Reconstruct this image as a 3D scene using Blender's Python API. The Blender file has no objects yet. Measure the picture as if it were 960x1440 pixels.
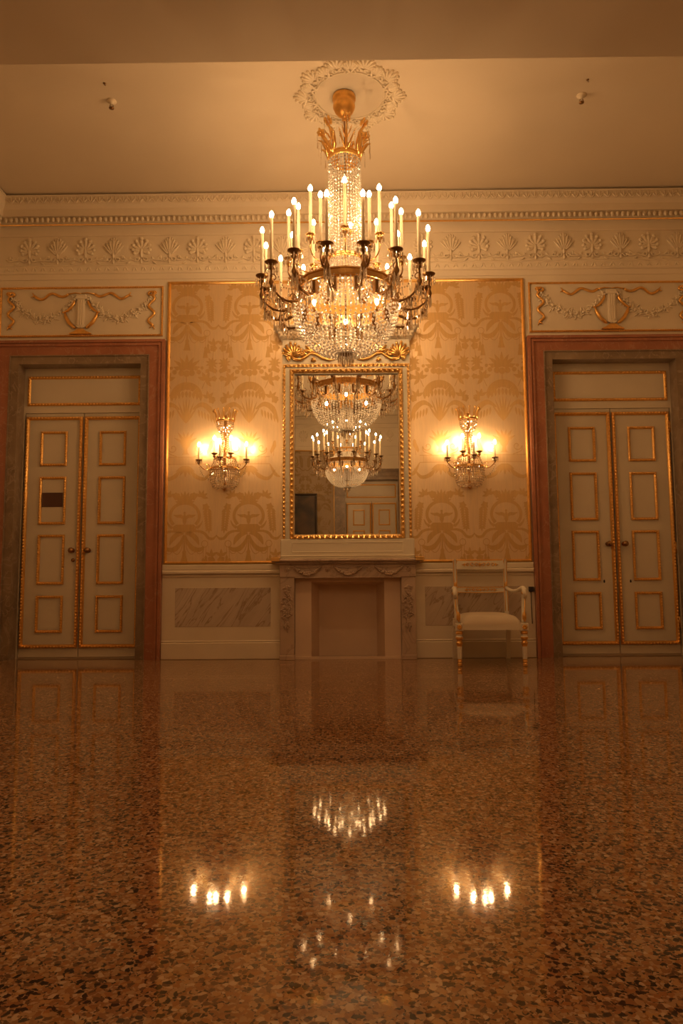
import bpy, math, random
from mathutils import Vector, Matrix
random.seed(7)
PI = math.pi
C = bpy.context.scene.collection
sc = bpy.context.scene

# ------------------------------------------------------------------ materials
def new_mat(name):
    m = bpy.data.materials.new(name); m.use_nodes = True
    nt = m.node_tree
    for n in list(nt.nodes): nt.nodes.remove(n)
    out = nt.nodes.new('ShaderNodeOutputMaterial')
    return m, nt, out

def principled(nt, out, col, rough=.5, metal=0., spec=.5):
    b = nt.nodes.new('ShaderNodeBsdfPrincipled')
    b.inputs['Base Color'].default_value = (*col, 1)
    b.inputs['Roughness'].default_value = rough
    b.inputs['Metallic'].default_value = metal
    b.inputs['Specular IOR Level'].default_value = spec
    nt.links.new(b.outputs[0], out.inputs[0])
    return b

def noise(nt, scale, detail=3, vec=None, dist=0.):
    n = nt.nodes.new('ShaderNodeTexNoise')
    n.inputs['Scale'].default_value = scale; n.inputs['Detail'].default_value = detail
    n.inputs['Distortion'].default_value = dist
    if vec: nt.links.new(vec, n.inputs['Vector'])
    return n

def coords(nt):
    return nt.nodes.new('ShaderNodeTexCoord').outputs['Object']

def ramp(nt, fac, stops, interp='LINEAR'):
    r = nt.nodes.new('ShaderNodeValToRGB'); r.color_ramp.interpolation = interp
    e = r.color_ramp.elements
    e[0].position, e[0].color = stops[0][0], (*stops[0][1], 1)
    e[1].position, e[1].color = stops[1][0], (*stops[1][1], 1)
    for p, c in stops[2:]:
        k = e.new(p); k.color = (*c, 1)
    nt.links.new(fac, r.inputs[0]); return r

def bump(nt, h, strength, dist=.01):
    b = nt.nodes.new('ShaderNodeBump'); b.inputs['Strength'].default_value = strength
    b.inputs['Distance'].default_value = dist
    nt.links.new(h, b.inputs['Height']); return b

def paint(name, col, rough=.5, var=.05, spec=.4, scale=3.):
    m, nt, out = new_mat(name); b = principled(nt, out, col, rough, 0, spec)
    n = noise(nt, scale, 4, coords(nt))
    lo = tuple(c*(1-var) for c in col); hi = tuple(min(1, c*(1+var)) for c in col)
    r = ramp(nt, n.outputs[0], [(.3, lo), (.7, hi)]); nt.links.new(r.outputs[0], b.inputs['Base Color'])
    n2 = noise(nt, 60, 2, coords(nt)); bp = bump(nt, n2.outputs[0], .08, .002)
    nt.links.new(bp.outputs[0], b.inputs['Normal'])
    return m

def metalm(name, col, rough=.3, var=.15, scale=40., bmp=.15):
    m, nt, out = new_mat(name); b = principled(nt, out, col, rough, 1)
    n = noise(nt, scale, 3, coords(nt))
    r = ramp(nt, n.outputs[0], [(.3, tuple(c*(1-var) for c in col)), (.7, col)])
    nt.links.new(r.outputs[0], b.inputs['Base Color'])
    bp = bump(nt, n.outputs[0], bmp, .003); nt.links.new(bp.outputs[0], b.inputs['Normal'])
    return m

def marble(name, a, b2, vein, rough=.25, scale=3., vs=2.5, vw=.04, stretch=(1, 1, 1), rot=0.):
    m, nt, out = new_mat(name); b = principled(nt, out, a, rough, 0, .5)
    m0 = nt.nodes.new('ShaderNodeMapping'); nt.links.new(coords(nt), m0.inputs[0]); m0.inputs['Rotation'].default_value = (0, rot, 0)
    mp = nt.nodes.new('ShaderNodeMapping'); nt.links.new(m0.outputs[0], mp.inputs[0])
    mp.inputs['Scale'].default_value = stretch
    n = noise(nt, scale, 6, mp.outputs[0], .6)
    r = ramp(nt, n.outputs[0], [(.3, a), (.7, b2)])
    n2 = noise(nt, vs, 5, mp.outputs[0], 1.2)
    r2 = ramp(nt, n2.outputs[0], [(.5-vw, (0, 0, 0)), (.5, (1, 1, 1)), (.5+vw, (0, 0, 0))])
    mx = nt.nodes.new('ShaderNodeMix'); mx.data_type = 'RGBA'
    nt.links.new(r2.outputs[0], mx.inputs[0]); nt.links.new(r.outputs[0], mx.inputs[6])
    mx.inputs[7].default_value = (*vein, 1)
    nt.links.new(mx.outputs[2], b.inputs['Base Color'])
    return m

M = {}
M['cream'] = paint('cream_paint', (.76, .66, .50), .45)
M['plaster'] = paint('plaster', (.80, .70, .54), .7, .03)
M['relief'] = paint('relief_plaster', (.82, .72, .55), .6, .03)
M['ceiling'] = paint('ceiling_plaster', (.73, .63, .48), .8, .03, .2, 1.2)
M['door'] = paint('door_paint', (.68, .60, .46), .35, .03)
M['white_frame'] = paint('ivory_paint', (.84, .77, .61), .35, .03)
M['gold'] = metalm('gilding', (1.0, .66, .24), .28)
M['gold_matte'] = metalm('old_gilding', (.95, .56, .17), .38)
M['bronze'] = metalm('dark_bronze', (.30, .17, .07), .35)
M['brass'] = metalm('brass', (.80, .50, .20), .25)
M['red_marble'] = marble('red_marble', (.44, .175, .095), (.34, .13, .07), (.46, .24, .15), .28, 5, 6, .015)
M['brown_marble'] = marble('brown_marble', (.31, .225, .145), (.19, .13, .08), (.36, .27, .19), .3, 6, 5, .02)
M['white_marble'] = marble('veined_marble', (.64, .53, .42), (.52, .42, .32), (.36, .26, .18), .2, 3, 2.6, .03, (4.2, 1, .8), -.6)
M['pink_marble'] = marble('pinkish_marble', (.60, .46, .35), (.50, .375, .28), (.42, .31, .23), .35, 4, 4, .03)
M['hearth'] = paint('hearth_panel_paint', (.74, .57, .43), .6, .05)
def silk(name, col, rough, metal, weave):
    m, nt, out = new_mat(name); b = principled(nt, out, col, rough, metal, .5)
    mp = nt.nodes.new('ShaderNodeMapping'); nt.links.new(coords(nt), mp.inputs[0]); mp.inputs['Scale'].default_value = (90, 90, 9)
    n = noise(nt, 1., 3, mp.outputs[0]); lo = tuple(c*(1-weave) for c in col); hi = tuple(min(1, c*(1+weave)) for c in col)
    r = ramp(nt, n.outputs[0], [(.3, lo), (.7, hi)]); nt.links.new(r.outputs[0], b.inputs['Base Color'])
    return m
M['silk'] = silk('silk_ground', (.90, .70, .44), .42, .82, .05)
M['silk_gold'] = silk('silk_motif', (.72, .48, .20), .46, .6, .06)
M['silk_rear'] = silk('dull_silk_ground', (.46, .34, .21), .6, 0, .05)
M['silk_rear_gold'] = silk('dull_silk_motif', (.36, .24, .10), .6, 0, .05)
M['candle'] = paint('candle_sleeve', (.85, .74, .52), .4, .02)
M['seat'] = paint('seat_fabric', (.70, .59, .43), .8, .04, .2)
M['black'] = paint('dark_metal', (.035, .025, .02), .5)
M['plaque'] = paint('brown_plaque', (.10, .045, .03), .4)
M['knob'] = metalm('knob_brass', (.35, .20, .09), .25)
M['dark_frame'] = paint('dark_wood', (.05, .028, .018), .35)

def mirror_m():
    m, nt, out = new_mat('mirror_silver'); b = principled(nt, out, (.86, .86, .82), .0, 1)
    n = noise(nt, 1.3, 1, coords(nt)); bp = bump(nt, n.outputs[0], .05, .01)
    nt.links.new(bp.outputs[0], b.inputs['Normal']); return m
M['mirror'] = mirror_m()

def painting_m():
    m, nt, out = new_mat('dark_canvas'); b = principled(nt, out, (.05, .04, .03), .35)
    n = noise(nt, 3, 5, coords(nt), .5)
    r = ramp(nt, n.outputs[0], [(.4, (.02, .015, .012)), (.75, (.14, .085, .045))])
    nt.links.new(r.outputs[0], b.inputs['Base Color']); return m
M['canvas'] = painting_m()

def crystal():
    m, nt, out = new_mat('cut_crystal')
    tr = nt.nodes.new('ShaderNodeBsdfTransparent'); tr.inputs[0].default_value = (1, .98, .95, 1)
    gl = nt.nodes.new('ShaderNodeBsdfGlossy'); gl.inputs['Color'].default_value = (1, .96, .88, 1); gl.inputs['Roughness'].default_value = .22
    rf = nt.nodes.new('ShaderNodeBsdfGlass'); rf.inputs['Roughness'].default_value = .1; rf.inputs['IOR'].default_value = 1.5
    tl = nt.nodes.new('ShaderNodeBsdfTranslucent'); tl.inputs[0].default_value = (1, .97, .9, 1)
    df = nt.nodes.new('ShaderNodeBsdfDiffuse'); df.inputs[0].default_value = (1, .97, .9, 1)
    td = nt.nodes.new('ShaderNodeMixShader'); td.inputs[0].default_value = .45
    nt.links.new(tl.outputs[0], td.inputs[1]); nt.links.new(df.outputs[0], td.inputs[2])
    a = nt.nodes.new('ShaderNodeMixShader'); a.inputs[0].default_value = .25
    nt.links.new(gl.outputs[0], a.inputs[1]); nt.links.new(rf.outputs[0], a.inputs[2])
    c = nt.nodes.new('ShaderNodeMixShader'); c.inputs[0].default_value = .5
    nt.links.new(a.outputs[0], c.inputs[1]); nt.links.new(td.outputs[0], c.inputs[2])
    b = nt.nodes.new('ShaderNodeMixShader'); b.inputs[0].default_value = .92
    nt.links.new(tr.outputs[0], b.inputs[1]); nt.links.new(c.outputs[0], b.inputs[2])
    nt.links.new(b.outputs[0], out.inputs[0]); return m
def crystal_clear():
    m, nt, out = new_mat('clear_cut_crystal')
    tr = nt.nodes.new('ShaderNodeBsdfTransparent'); gl = nt.nodes.new('ShaderNodeBsdfGlossy'); gl.inputs['Color'].default_value = (1, .97, .92, 1); gl.inputs['Roughness'].default_value = .12
    rf = nt.nodes.new('ShaderNodeBsdfGlass'); rf.inputs['Roughness'].default_value = .03; rf.inputs['IOR'].default_value = 1.55; rf.inputs['Color'].default_value = (.93, .9, .85, 1)
    a = nt.nodes.new('ShaderNodeMixShader'); a.inputs[0].default_value = .5
    nt.links.new(gl.outputs[0], a.inputs[1]); nt.links.new(rf.outputs[0], a.inputs[2])
    b = nt.nodes.new('ShaderNodeMixShader'); b.inputs[0].default_value = .8
    nt.links.new(tr.outputs[0], b.inputs[1]); nt.links.new(a.outputs[0], b.inputs[2])
    nt.links.new(b.outputs[0], out.inputs[0]); return m
M['crystal'] = crystal()
M['clear'] = crystal_clear()

LIGHT = (1.0, .57, .255)
def emit(name, s):
    m, nt, out = new_mat(name); e = nt.nodes.new('ShaderNodeEmission')
    e.inputs[0].default_value = (*LIGHT, 1); e.inputs[1].default_value = s
    nt.links.new(e.outputs[0], out.inputs[0]); return m
M['bulb'] = emit('candle_bulb', 135.)
M['inner'] = emit('inner_bulb', 1000.)
M['sconce_bulb'] = emit('sconce_bulb', 360.)

def terrazzo():
    m, nt, out = new_mat('terrazzo'); b = principled(nt, out, (.4, .25, .15), .09, 0, .5)
    co = coords(nt)
    nd = noise(nt, 60, 2, co)
    mxv = nt.nodes.new('ShaderNodeMix'); mxv.data_type = 'RGBA'; mxv.inputs[0].default_value = .018
    nt.links.new(co, mxv.inputs[6]); nt.links.new(nd.outputs['Color'], mxv.inputs[7])
    v = nt.nodes.new('ShaderNodeTexVoronoi'); v.inputs['Scale'].default_value = 84; nt.links.new(mxv.outputs[2], v.inputs['Vector'])
    s = nt.nodes.new('ShaderNodeSeparateColor'); nt.links.new(v.outputs['Color'], s.inputs[0])
    r = ramp(nt, s.outputs[0], [(0, (.035, .022, .016)), (.19, (.30, .145, .065)), (.34, (.42, .25, .13)), (.5, (.36, .165, .07)),
                                (.64, (.56, .39, .25)), (.74, (.46, .25, .11)), (.88, (.15, .08, .045))], 'CONSTANT')
    v2 = nt.nodes.new('ShaderNodeTexVoronoi'); v2.inputs['Scale'].default_value = 200; nt.links.new(mxv.outputs[2], v2.inputs['Vector'])
    s2 = nt.nodes.new('ShaderNodeSeparateColor'); nt.links.new(v2.outputs['Color'], s2.inputs[0])
    r2 = ramp(nt, s2.outputs[1], [(0, (.06, .035, .024)), (.22, (.34, .18, .09)), (.5, (.48, .31, .18)), (.75, (.30, .15, .07))], 'CONSTANT')
    # fine grains between the larger chips
    e = ramp(nt, v.outputs['Distance'], [(.52, (0, 0, 0)), (.60, (1, 1, 1))])
    mx = nt.nodes.new('ShaderNodeMix'); mx.data_type = 'RGBA'
    nt.links.new(e.outputs[0], mx.inputs[0]); nt.links.new(r.outputs[0], mx.inputs[6]); nt.links.new(r2.outputs[0], mx.inputs[7])
    nt.links.new(mx.outputs[2], b.inputs['Base Color'])
    nr = noise(nt, 9, 3, co); rr = nt.nodes.new('ShaderNodeMapRange')
    rr.inputs['To Min'].default_value = .035; rr.inputs['To Max'].default_value = .06
    nt.links.new(nr.outputs[0], rr.inputs[0]); nt.links.new(rr.outputs[0], b.inputs['Roughness'])
    nb = noise(nt, 45, 2, co); bp = bump(nt, nb.outputs[0], .02, .003); nt.links.new(bp.outputs[0], b.inputs['Normal'])
    return m
M['terrazzo'] = terrazzo()

# ------------------------------------------------------------------ mesh builder
class MB:
    def __init__(s): s.v = []; s.f = []; s.m = []; s.s = []
    def add(s, vs, fs, mi=0, smooth=False):
        o = len(s.v); s.v += [tuple(p) for p in vs]
        for f in fs: s.f.append(tuple(i+o for i in f)); s.m.append(mi); s.s.append(smooth)
    def box(s, x0, x1, y0, y1, z0, z1, mi=0):
        s.add([(x0,y0,z0),(x1,y0,z0),(x1,y1,z0),(x0,y1,z0),(x0,y0,z1),(x1,y0,z1),(x1,y1,z1),(x0,y1,z1)],
              [(0,3,2,1),(4,5,6,7),(0,1,5,4),(1,2,6,5),(2,3,7,6),(3,0,4,7)], mi)
    def bbox(s, x0, x1, y0, y1, z0, z1, b=.005, mi=0):
        """box with chamfered front (-y) face edges"""
        yb = y0+b
        vs = [(x0,y1,z0),(x1,y1,z0),(x1,y1,z1),(x0,y1,z1),(x0,yb,z0),(x1,yb,z0),(x1,yb,z1),(x0,yb,z1),
              (x0+b,y0,z0+b),(x1-b,y0,z0+b),(x1-b,y0,z1-b),(x0+b,y0,z1-b)]
        fs = [(0,3,2,1)] + [(i,(i+1)%4,(i+1)%4+4,i+4) for i in range(4)] + [(i+4,(i+1)%4+4,(i+1)%4+8,i+8) for i in range(4)] + [(8,9,10,11)]
        s.add(vs, fs, mi)
    def rings(s, rings, mi=0, smooth=True, closed=True, cap=True, loop=False):
        n = len(rings[0]); vs = [p for r in rings for p in r]; fs = []
        R = len(rings)
        for i in range(R if loop else R-1):
            a = i*n; b = ((i+1) % R)*n
            for j in range(n if closed else n-1):
                k = (j+1) % n
                fs.append((a+j, a+k, b+k, b+j))
        if cap and not loop and closed:
            fs.append(tuple(range(n))[::-1]); fs.append(tuple((R-1)*n+j for j in range(n)))
        s.add(vs, fs, mi, smooth)
    def lathe(s, prof, n=24, c=(0,0), mi=0, smooth=True, cap=True, a0=0., mis=None):
        rings = [[(c[0]+r*math.cos(a0+2*PI*j/n), c[1]+r*math.sin(a0+2*PI*j/n), z) for j in range(n)] for r, z in prof]
        if mis is None: s.rings(rings, mi, smooth, True, cap)
        else:
            for i in range(len(rings)-1): s.rings(rings[i:i+2], mis[i], smooth, True, False)
            s.add(rings[0], [tuple(range(n))], mis[0]); s.add(rings[-1], [tuple(range(n))], mis[-1])
    def ringband(s, r0, r1, z0, z1, n=48, mi=0, c=(0,0)):
        """closed ring of rectangular section"""
        prof = [(r0,z0),(r1,z0),(r1,z1),(r0,z1)]
        rr = [[(c[0]+r*math.cos(2*PI*j/n), c[1]+r*math.sin(2*PI*j/n), z) for r, z in prof] for j in range(n)]
        s.rings(rr, mi, False, True, False, True)
    def tube(s, pts, r, n=8, mi=0, loop=False, smooth=True, flat=1.):
        pts = [Vector(p) for p in pts]; N = len(pts)
        rs = r if isinstance(r, (list, tuple)) else [r]*N
        rings = []; up = None
        for i, p in enumerate(pts):
            a = pts[i-1] if (i > 0 or loop) else pts[i]; b = pts[(i+1) % N] if (i < N-1 or loop) else pts[i]
            t = (b-a); t = t.normalized() if t.length > 1e-9 else Vector((0,0,1))
            if up is None:
                up = Vector((0,1,0)) if abs(t.y) < .9 else Vector((0,0,1))
            u = t.cross(up)
            u = u.normalized() if u.length > 1e-6 else Vector((1,0,0))
            w = u.cross(t).normalized(); up = w
            rings.append([p + u*math.cos(2*PI*j/n)*rs[i] + w*math.sin(2*PI*j/n)*rs[i]*flat for j in range(n)])
        s.rings(rings, mi, smooth, True, True, loop)
    def ell(s, c, ax, ay, az, n=8, m=5, mi=0, smooth=True):
        """ellipsoid given three half-axis vectors"""
        c = Vector(c); ax, ay, az = Vector(ax), Vector(ay), Vector(az)
        vs = [c-az]; fs = []
        for i in range(1, m):
            t = -PI/2 + PI*i/m
            for j in range(n):
                a = 2*PI*j/n; vs.append(c + (ax*math.cos(a)+ay*math.sin(a))*math.cos(t) + az*math.sin(t))
        vs.append(c+az); L = len(vs)-1
        for j in range(n):
            k = (j+1) % n
            fs.append((0, 1+k, 1+j)); fs.append((L, 1+(m-2)*n+j, 1+(m-2)*n+k))
            for i in range(m-2):
                fs.append((1+i*n+j, 1+i*n+k, 1+(i+1)*n+k, 1+(i+1)*n+j))
        s.add(vs, fs, mi, smooth)
    def blob(s, x, y, z, rx, ry, rz, n=8, m=5, mi=0): s.ell((x,y,z), (rx,0,0), (0,ry,0), (0,0,rz), n, m, mi)
    def petal(s, x, z, ang, L, W, T, y=0., n=6, m=5, mi=0):
        """leaf lobe in a facade plane facing -y; ang from up, clockwise; starts at x, z"""
        d = Vector((math.sin(ang), 0, math.cos(ang))); w = Vector((math.cos(ang), 0, -math.sin(ang)))
        s.ell(Vector((x, y, z)) + d*L/2, w*W/2, Vector((0, T, 0)), d*L/2, n, m, mi)
    def bead(s, c, r, h, n=4, mi=0, tilt=None):
        c = Vector(c); a0 = random.random()*PI
        q = Matrix.Rotation(random.uniform(-.16, .16), 3, 'X') @ Matrix.Rotation(random.uniform(-.16, .16), 3, 'Y')
        vs = [c + q @ Vector((r*math.cos(a0+2*PI*j/n), r*math.sin(a0+2*PI*j/n), 0)) for j in range(n)] + [c + q @ Vector((0,0,h)), c - q @ Vector((0,0,h))]
        s.add(vs, [(j,(j+1)%n,n) for j in range(n)] + [((j+1)%n,j,n+1) for j in range(n)], mi)
    def prism_drop(s, top, L, r, mi=0, n=4):
        """cut crystal drop hanging from top"""
        x, y, z = top; a0 = random.random()*PI
        prof = [(.25*r, 0), (r*.7, -.12*L), (r, -.75*L), (.1*r, -L)]
        rings = [[(x+q*math.cos(a0+2*PI*j/n), y+q*math.sin(a0+2*PI*j/n), z+h) for j in range(n)] for q, h in prof]
        s.rings(rings, mi, False)
    def extr(s, poly, y0, y1, mi=0):
        """polygon (x, z) extruded from y0 (front) to y1"""
        n = len(poly)
        s.add([(x,y0,z) for x, z in poly]+[(x,y1,z) for x, z in poly],
              [tuple(range(n)), tuple(range(2*n-1, n-1, -1))]+[(i,i+n,(i+1)%n+n,(i+1)%n) for i in range(n)], mi)
    def frame(s, x0, x1, z0, z1, y, w, h, mi=0, prof=None):
        """mitred moulding around a rectangle, standing h proud of plane y towards -y; w inwards"""
        prof = prof or [(0,0),(.08,.55),(.3,.95),(.6,1.),(.85,.5),(1,0)]
        vs = []; fs = []
        for o, p in prof:
            o *= w; vs += [(x0+o, y-p*h, z0+o), (x1-o, y-p*h, z0+o), (x1-o, y-p*h, z1-o), (x0+o, y-p*h, z1-o)]
        for i in range(len(prof)-1):
            for j in range(4):
                k = (j+1) % 4; fs.append((4*i+j, 4*i+k, 4*i+4+k, 4*i+4+j))
        s.add(vs, fs, mi)
    def beads_rect(s, x0, x1, z0, z1, y, step, rx, rz, ry, mi=0, sides='tblr'):
        def row(a, b, fixed, horiz):
            n = max(1, round(abs(b-a)/step))
            for i in range(n):
                t = a+(b-a)*(i+.5)/n
                if horiz: s.blob(t, y, fixed, rz, ry, rx, 6, 4, mi)
                else: s.blob(fixed, y, t, rx, ry, rz, 6, 4, mi)
        if 't' in sides: row(x0, x1, z1, True)
        if 'b' in sides: row(x0, x1, z0, True)
        if 'l' in sides: row(z0, z1, x0, False)
        if 'r' in sides: row(z0, z1, x1, False)
    def xform(s, mat):
        s.v = [tuple(mat @ Vector(p)) for p in s.v]; return s
    def mesh(s, name, mats):
        me = bpy.data.meshes.new(name); me.from_pydata(s.v, [], s.f)
        for m in mats: me.materials.append(M[m])
        me.polygons.foreach_set('material_index', s.m); me.polygons.foreach_set('use_smooth', s.s)
        me.validate(); me.update(); return me
    def build(s, name, mats, parent=None, loc=(0,0,0), rz=0.):
        if isinstance(mats, str): mats = [mats]
        o = bpy.data.objects.new(name, s.mesh(name, mats)); C.objects.link(o)
        o.location = loc; o.rotation_euler = (0,0,rz)
        if parent: o.parent = parent
        return o

def tag(o, label=None, cat=None, group=None, kind=None):
    if label: o['label'] = label
    if cat: o['category'] = cat
    if group: o['group'] = group
    if kind: o['kind'] = kind
    return o
def empty(name, loc=(0,0,0), rz=0.):
    o = bpy.data.objects.new(name, None); C.objects.link(o); o.location = loc; o.rotation_euler = (0,0,rz); o.empty_display_size = .1
    return o
def copy_obj(o, parent=None, loc=None, rz=None):
    c = o.copy(); C.objects.link(c)
    if parent: c.parent = parent
    if loc is not None: c.location = loc
    if rz is not None: c.rotation_euler = (0,0,rz)
    return c
def copy_tree(o, parent=None, loc=None, rz=None):
    c = copy_obj(o, parent, loc, rz)
    for ch in list(o.children): copy_tree(ch, c)
    return c
def struct(o, label=None): return tag(o, label, None, None, 'structure')

# ------------------------------------------------------------------ dimensions
W = 6.5            # front wall plane
RW = -2.4          # rear wall plane
SX = 3.31          # side walls
CZ, LZ = 4.37, 3.62
BY = 3.75         # edge of the lowered ceiling
DC = 2.49          # door centre
OX0, OX1, OZ = DC-.585, DC+.585, 2.745   # door opening

# ------------------------------------------------------------------ room shell
m = MB(); m.box(-SX-.3, SX+.3, RW-.5, W+.6, -.1, 0); struct(m.build('floor', 'terrazzo'), 'polished brown speckled terrazzo floor')
m = MB(); m.box(-SX-.3, SX+.3, RW-.4, W+.4, CZ, CZ+.1); struct(m.build('ceiling', 'ceiling'), 'cream plaster ceiling')
m = MB(); m.box(-SX, SX, BY-.5, BY, LZ, CZ); m.box(-SX, -2.75, BY-.5, BY, 0, LZ); m.box(2.75, SX, BY-.5, BY, 0, LZ)
struct(m.build('wall_middle', 'ceiling'), 'wide cream opening between the two rooms, its soffit crossing the top of the view')

def wall_with_holes(x0, x1, z1, y0, y1, holes):
    """slab between x0..x1, 0..z1 with rectangular holes (hx0, hx1, hz1) that start at the floor"""
    m = MB(); xs = x0
    for a, b, t in sorted(holes):
        m.box(xs, a, y0, y1, 0, z1); m.box(a, b, y0, y1, t, z1); xs = b
    m.box(xs, x1, y0, y1, 0, z1); return m
front = struct(wall_with_holes(-SX, SX, CZ, W, W+.4, [(-OX1,-OX0,OZ),(-.475,.475,.73),(OX0,OX1,OZ)]).build('wall_front', 'plaster'), 'cream plaster end wall with the fireplace and two doors')
RDX = .53
rear = struct(wall_with_holes(-SX, SX, CZ, RW-.4, RW, [(RDX-.585,RDX+.585,OZ*1.045)]).build('wall_rear', 'plaster'))
for nm, x0, x1 in (('wall_left', -SX-.2, -SX), ('wall_right', SX, SX+.2)):
    m = MB(); m.box(x0, x1, RW-.4, W+.4, 0, CZ); struct(m.build(nm, 'cream'))

# ------------------------------------------------------------------ damask panels
def damask_polys():
    P = []
    def A(poly, mirror=True):
        P.append(poly)
        if mirror: P.append([(-x, y) for x, y in poly][::-1])
    def leaf(x, y, ang, L, w, n=7):
        a = math.radians(ang); dx, dy = math.sin(a), -math.cos(a); px, py = math.cos(a), math.sin(a)
        l = []; r = []
        for i in range(n+1):
            t = i/n; h = w/2*math.sin(PI*min(1, t**.8))
            l.append((x+dx*L*t-px*h, y+dy*L*t-py*h)); r.append((x+dx*L*t+px*h, y+dy*L*t+py*h))
        return l+r[::-1][1:-1]
    def stroke(pts, ws, n=5):
        # Catmull-Rom smoothing
        q = []; wv = []
        if not isinstance(ws, (list, tuple)): ws = [ws]*len(pts)
        for i in range(len(pts)-1):
            p0 = pts[max(0,i-1)]; p1 = pts[i]; p2 = pts[i+1]; p3 = pts[min(len(pts)-1,i+2)]
            for k in range(n):
                t = k/n
                q.append(tuple(.5*((2*p1[d])+(-p0[d]+p2[d])*t+(2*p0[d]-5*p1[d]+4*p2[d]-p3[d])*t*t+(-p0[d]+3*p1[d]-3*p2[d]+p3[d])*t**3) for d in (0,1)))
                wv.append(ws[i]+(ws[i+1]-ws[i])*t)
        q.append(pts[-1]); wv.append(ws[-1]); out = []
        L = []; R = []
        for i, p in enumerate(q):
            a = q[max(0,i-1)]; b = q[min(len(q)-1,i+1)]; dx, dy = b[0]-a[0], b[1]-a[1]; l = math.hypot(dx,dy) or 1
            L.append((p[0]-dy/l*wv[i]/2, p[1]+dx/l*wv[i]/2)); R.append((p[0]+dy/l*wv[i]/2, p[1]-dx/l*wv[i]/2))
        for i in range(len(q)-1): out.append([L[i], L[i+1], R[i+1], R[i]])
        return out
    def circ(x, y, r, n=12, lob=0., k=5):
        return [(x+r*(1+lob*math.cos(k*2*PI*i/n))*math.cos(2*PI*i/n), y+r*(1+lob*math.cos(k*2*PI*i/n))*math.sin(2*PI*i/n)) for i in range(n)]
    def AS(pts, ws, mirror=True):
        for q in stroke(pts, ws): A(q, mirror)
    # crest and cartouche
    for a in range(-80, 81, 20): A(leaf(0, 178, a, 88-abs(a)*.2, 26), False)
    for a in (-60, -20, 20, 60, 100): A(leaf(118, 135, a, 52, 20))
    A(circ(60, 130, 26, 14, .15))
    AS([(math.cos(t)*104, 268-math.sin(t)*92) for t in [(-40+i*26)*PI/180 for i in range(0, 6)]], [26, 20, 22, 22, 22, 22])
    AS([(0, 176), (-1, 176.1)], [22, 22], False)
    AS([(4, 285), (28, 268), (52, 268), (80, 258)], [16, 24, 20, 4])
    A(leaf(0, 330, 0, 88, 30), False); A(circ(0, 245, 9), False)
    A([(-62, 325), (62, 325), (86, 345), (78, 368), (40, 380), (-40, 380), (-78, 368), (-86, 345)], False)
    AS([(86, 350), (112, 330), (128, 300)], [22, 14, 4])
    # hanging laurel
    A(circ(150, 205, 24, 15, .25))
    for i in range(9):
        y = 215+i*17; x = 160+i*1.5
        A(leaf(x, y, 130, 44-i*1.5, 17)); A(leaf(x, y, 225, 44-i*1.5, 17))
    A(leaf(174, 350, 178, 40, 14))
    # arms, feathers, swag
    AS([(20, 382), (90, 372), (140, 386), (172, 420), (205, 424), (232, 398)], [6, 16, 20, 20, 18, 3])
    AS([(5, 388), (48, 394), (84, 424), (104, 466)], [8, 34, 36, 5])
    AS([(6, 396), (22, 446), (62, 492), (108, 500), (140, 482)], [6, 24, 36, 30, 14])
    AS([(8, 440), (22, 500), (48, 530), (74, 518), (84, 506), (98, 526), (122, 524), (140, 496)], 5)
    AS([(145+22*math.cos(i*PI/6), 460+22*math.sin(i*PI/6)) for i in range(13)], 5)
    A([(-4, 400), (4, 400), (6, 500), (14, 514), (12, 530), (26, 585), (-26, 585), (-12, 530), (-14, 514), (-6, 500)], False)
    for dx, y0, y1 in ((-10, 580, 640), (9, 562, 606)):
        x = 145+dx; AS([(x, 480), (x, y0-20)], 4)
        A([(x-4, y0-22), (x+4, y0-22), (x+10, y0-10), (x+8, y0), (x+19, y1), (x-19, y1), (x-8, y0), (x-10, y0-10)])
    # roses and side foliage
    A(circ(193, 570, 25, 20, .14)); AS([(193, 590), (188, 640), (178, 700)], 4)
    for a in (-55, 0, 55): A(leaf(193, 545, a, 52, 21))
    for a in range(0, 360, 40): A(leaf(182, 680, a+10, 48, 17))
    A(circ(150, 735, 15, 15, .15)); A(circ(205, 735, 17, 15, .15)); A(circ(180, 720, 22, 15, .15))
    for a in (-70, -25, 25, 80, 140): A(leaf(140, 800, a, 64, 27))
    A(circ(200, 790, 20, 15, .2)); AS([(140, 800), (112, 862)], 5)
    # palm plant
    for a, L in ((-80, 105), (-55, 118), (-30, 105), (0, 112), (30, 105), (55, 118), (80, 105)): A(leaf(0, 722, a, L, 28), False)
    A(circ(38, 748, 22)); A(circ(0, 752, 24), False); A(circ(88, 742, 17)); A(circ(70, 718, 13)); A(circ(112, 712, 12))
    AS([(0, 770), (0, 822)], 6, False)
    # dome of leaves
    arc = [(118*math.cos(t), 925-112*math.sin(t)) for t in [PI*i/16 for i in range(17)]]
    for i in range(16):
        a, b = arc[i], arc[i+1]; q = lambda p, k: (p[0]*k, 925-(925-p[1])*k+(18 if i % 2 else 0))
        A([a, b, (b[0]*.58, 925-(925-b[1])*.52+6*(i % 2)), (a[0]*.58, 925-(925-a[1])*.52)], False)
    for i in range(9): A(leaf(-104+i*26, 900-24*math.sin(PI*i/8), 180, 52, 22), False)
    for a in (-60, -10, 40, 90): A(leaf(160, 930, a, 55, 22))
    A(circ(186, 945, 24, 20, .15))
    # fountain of stems
    for a, L in ((-34, 150), (-20, 170), (-8, 180), (8, 180), (20, 170), (34, 150), (0, 190)): A(leaf(0, 1110, a, L, 15), False)
    AS([(48, 1010), (110, 975), (170, 1010), (205, 1090)], [10, 34, 40, 12])
    for i in range(6): A(leaf(90+i*22, 1010+i*9, 172, 60, 16))
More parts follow.
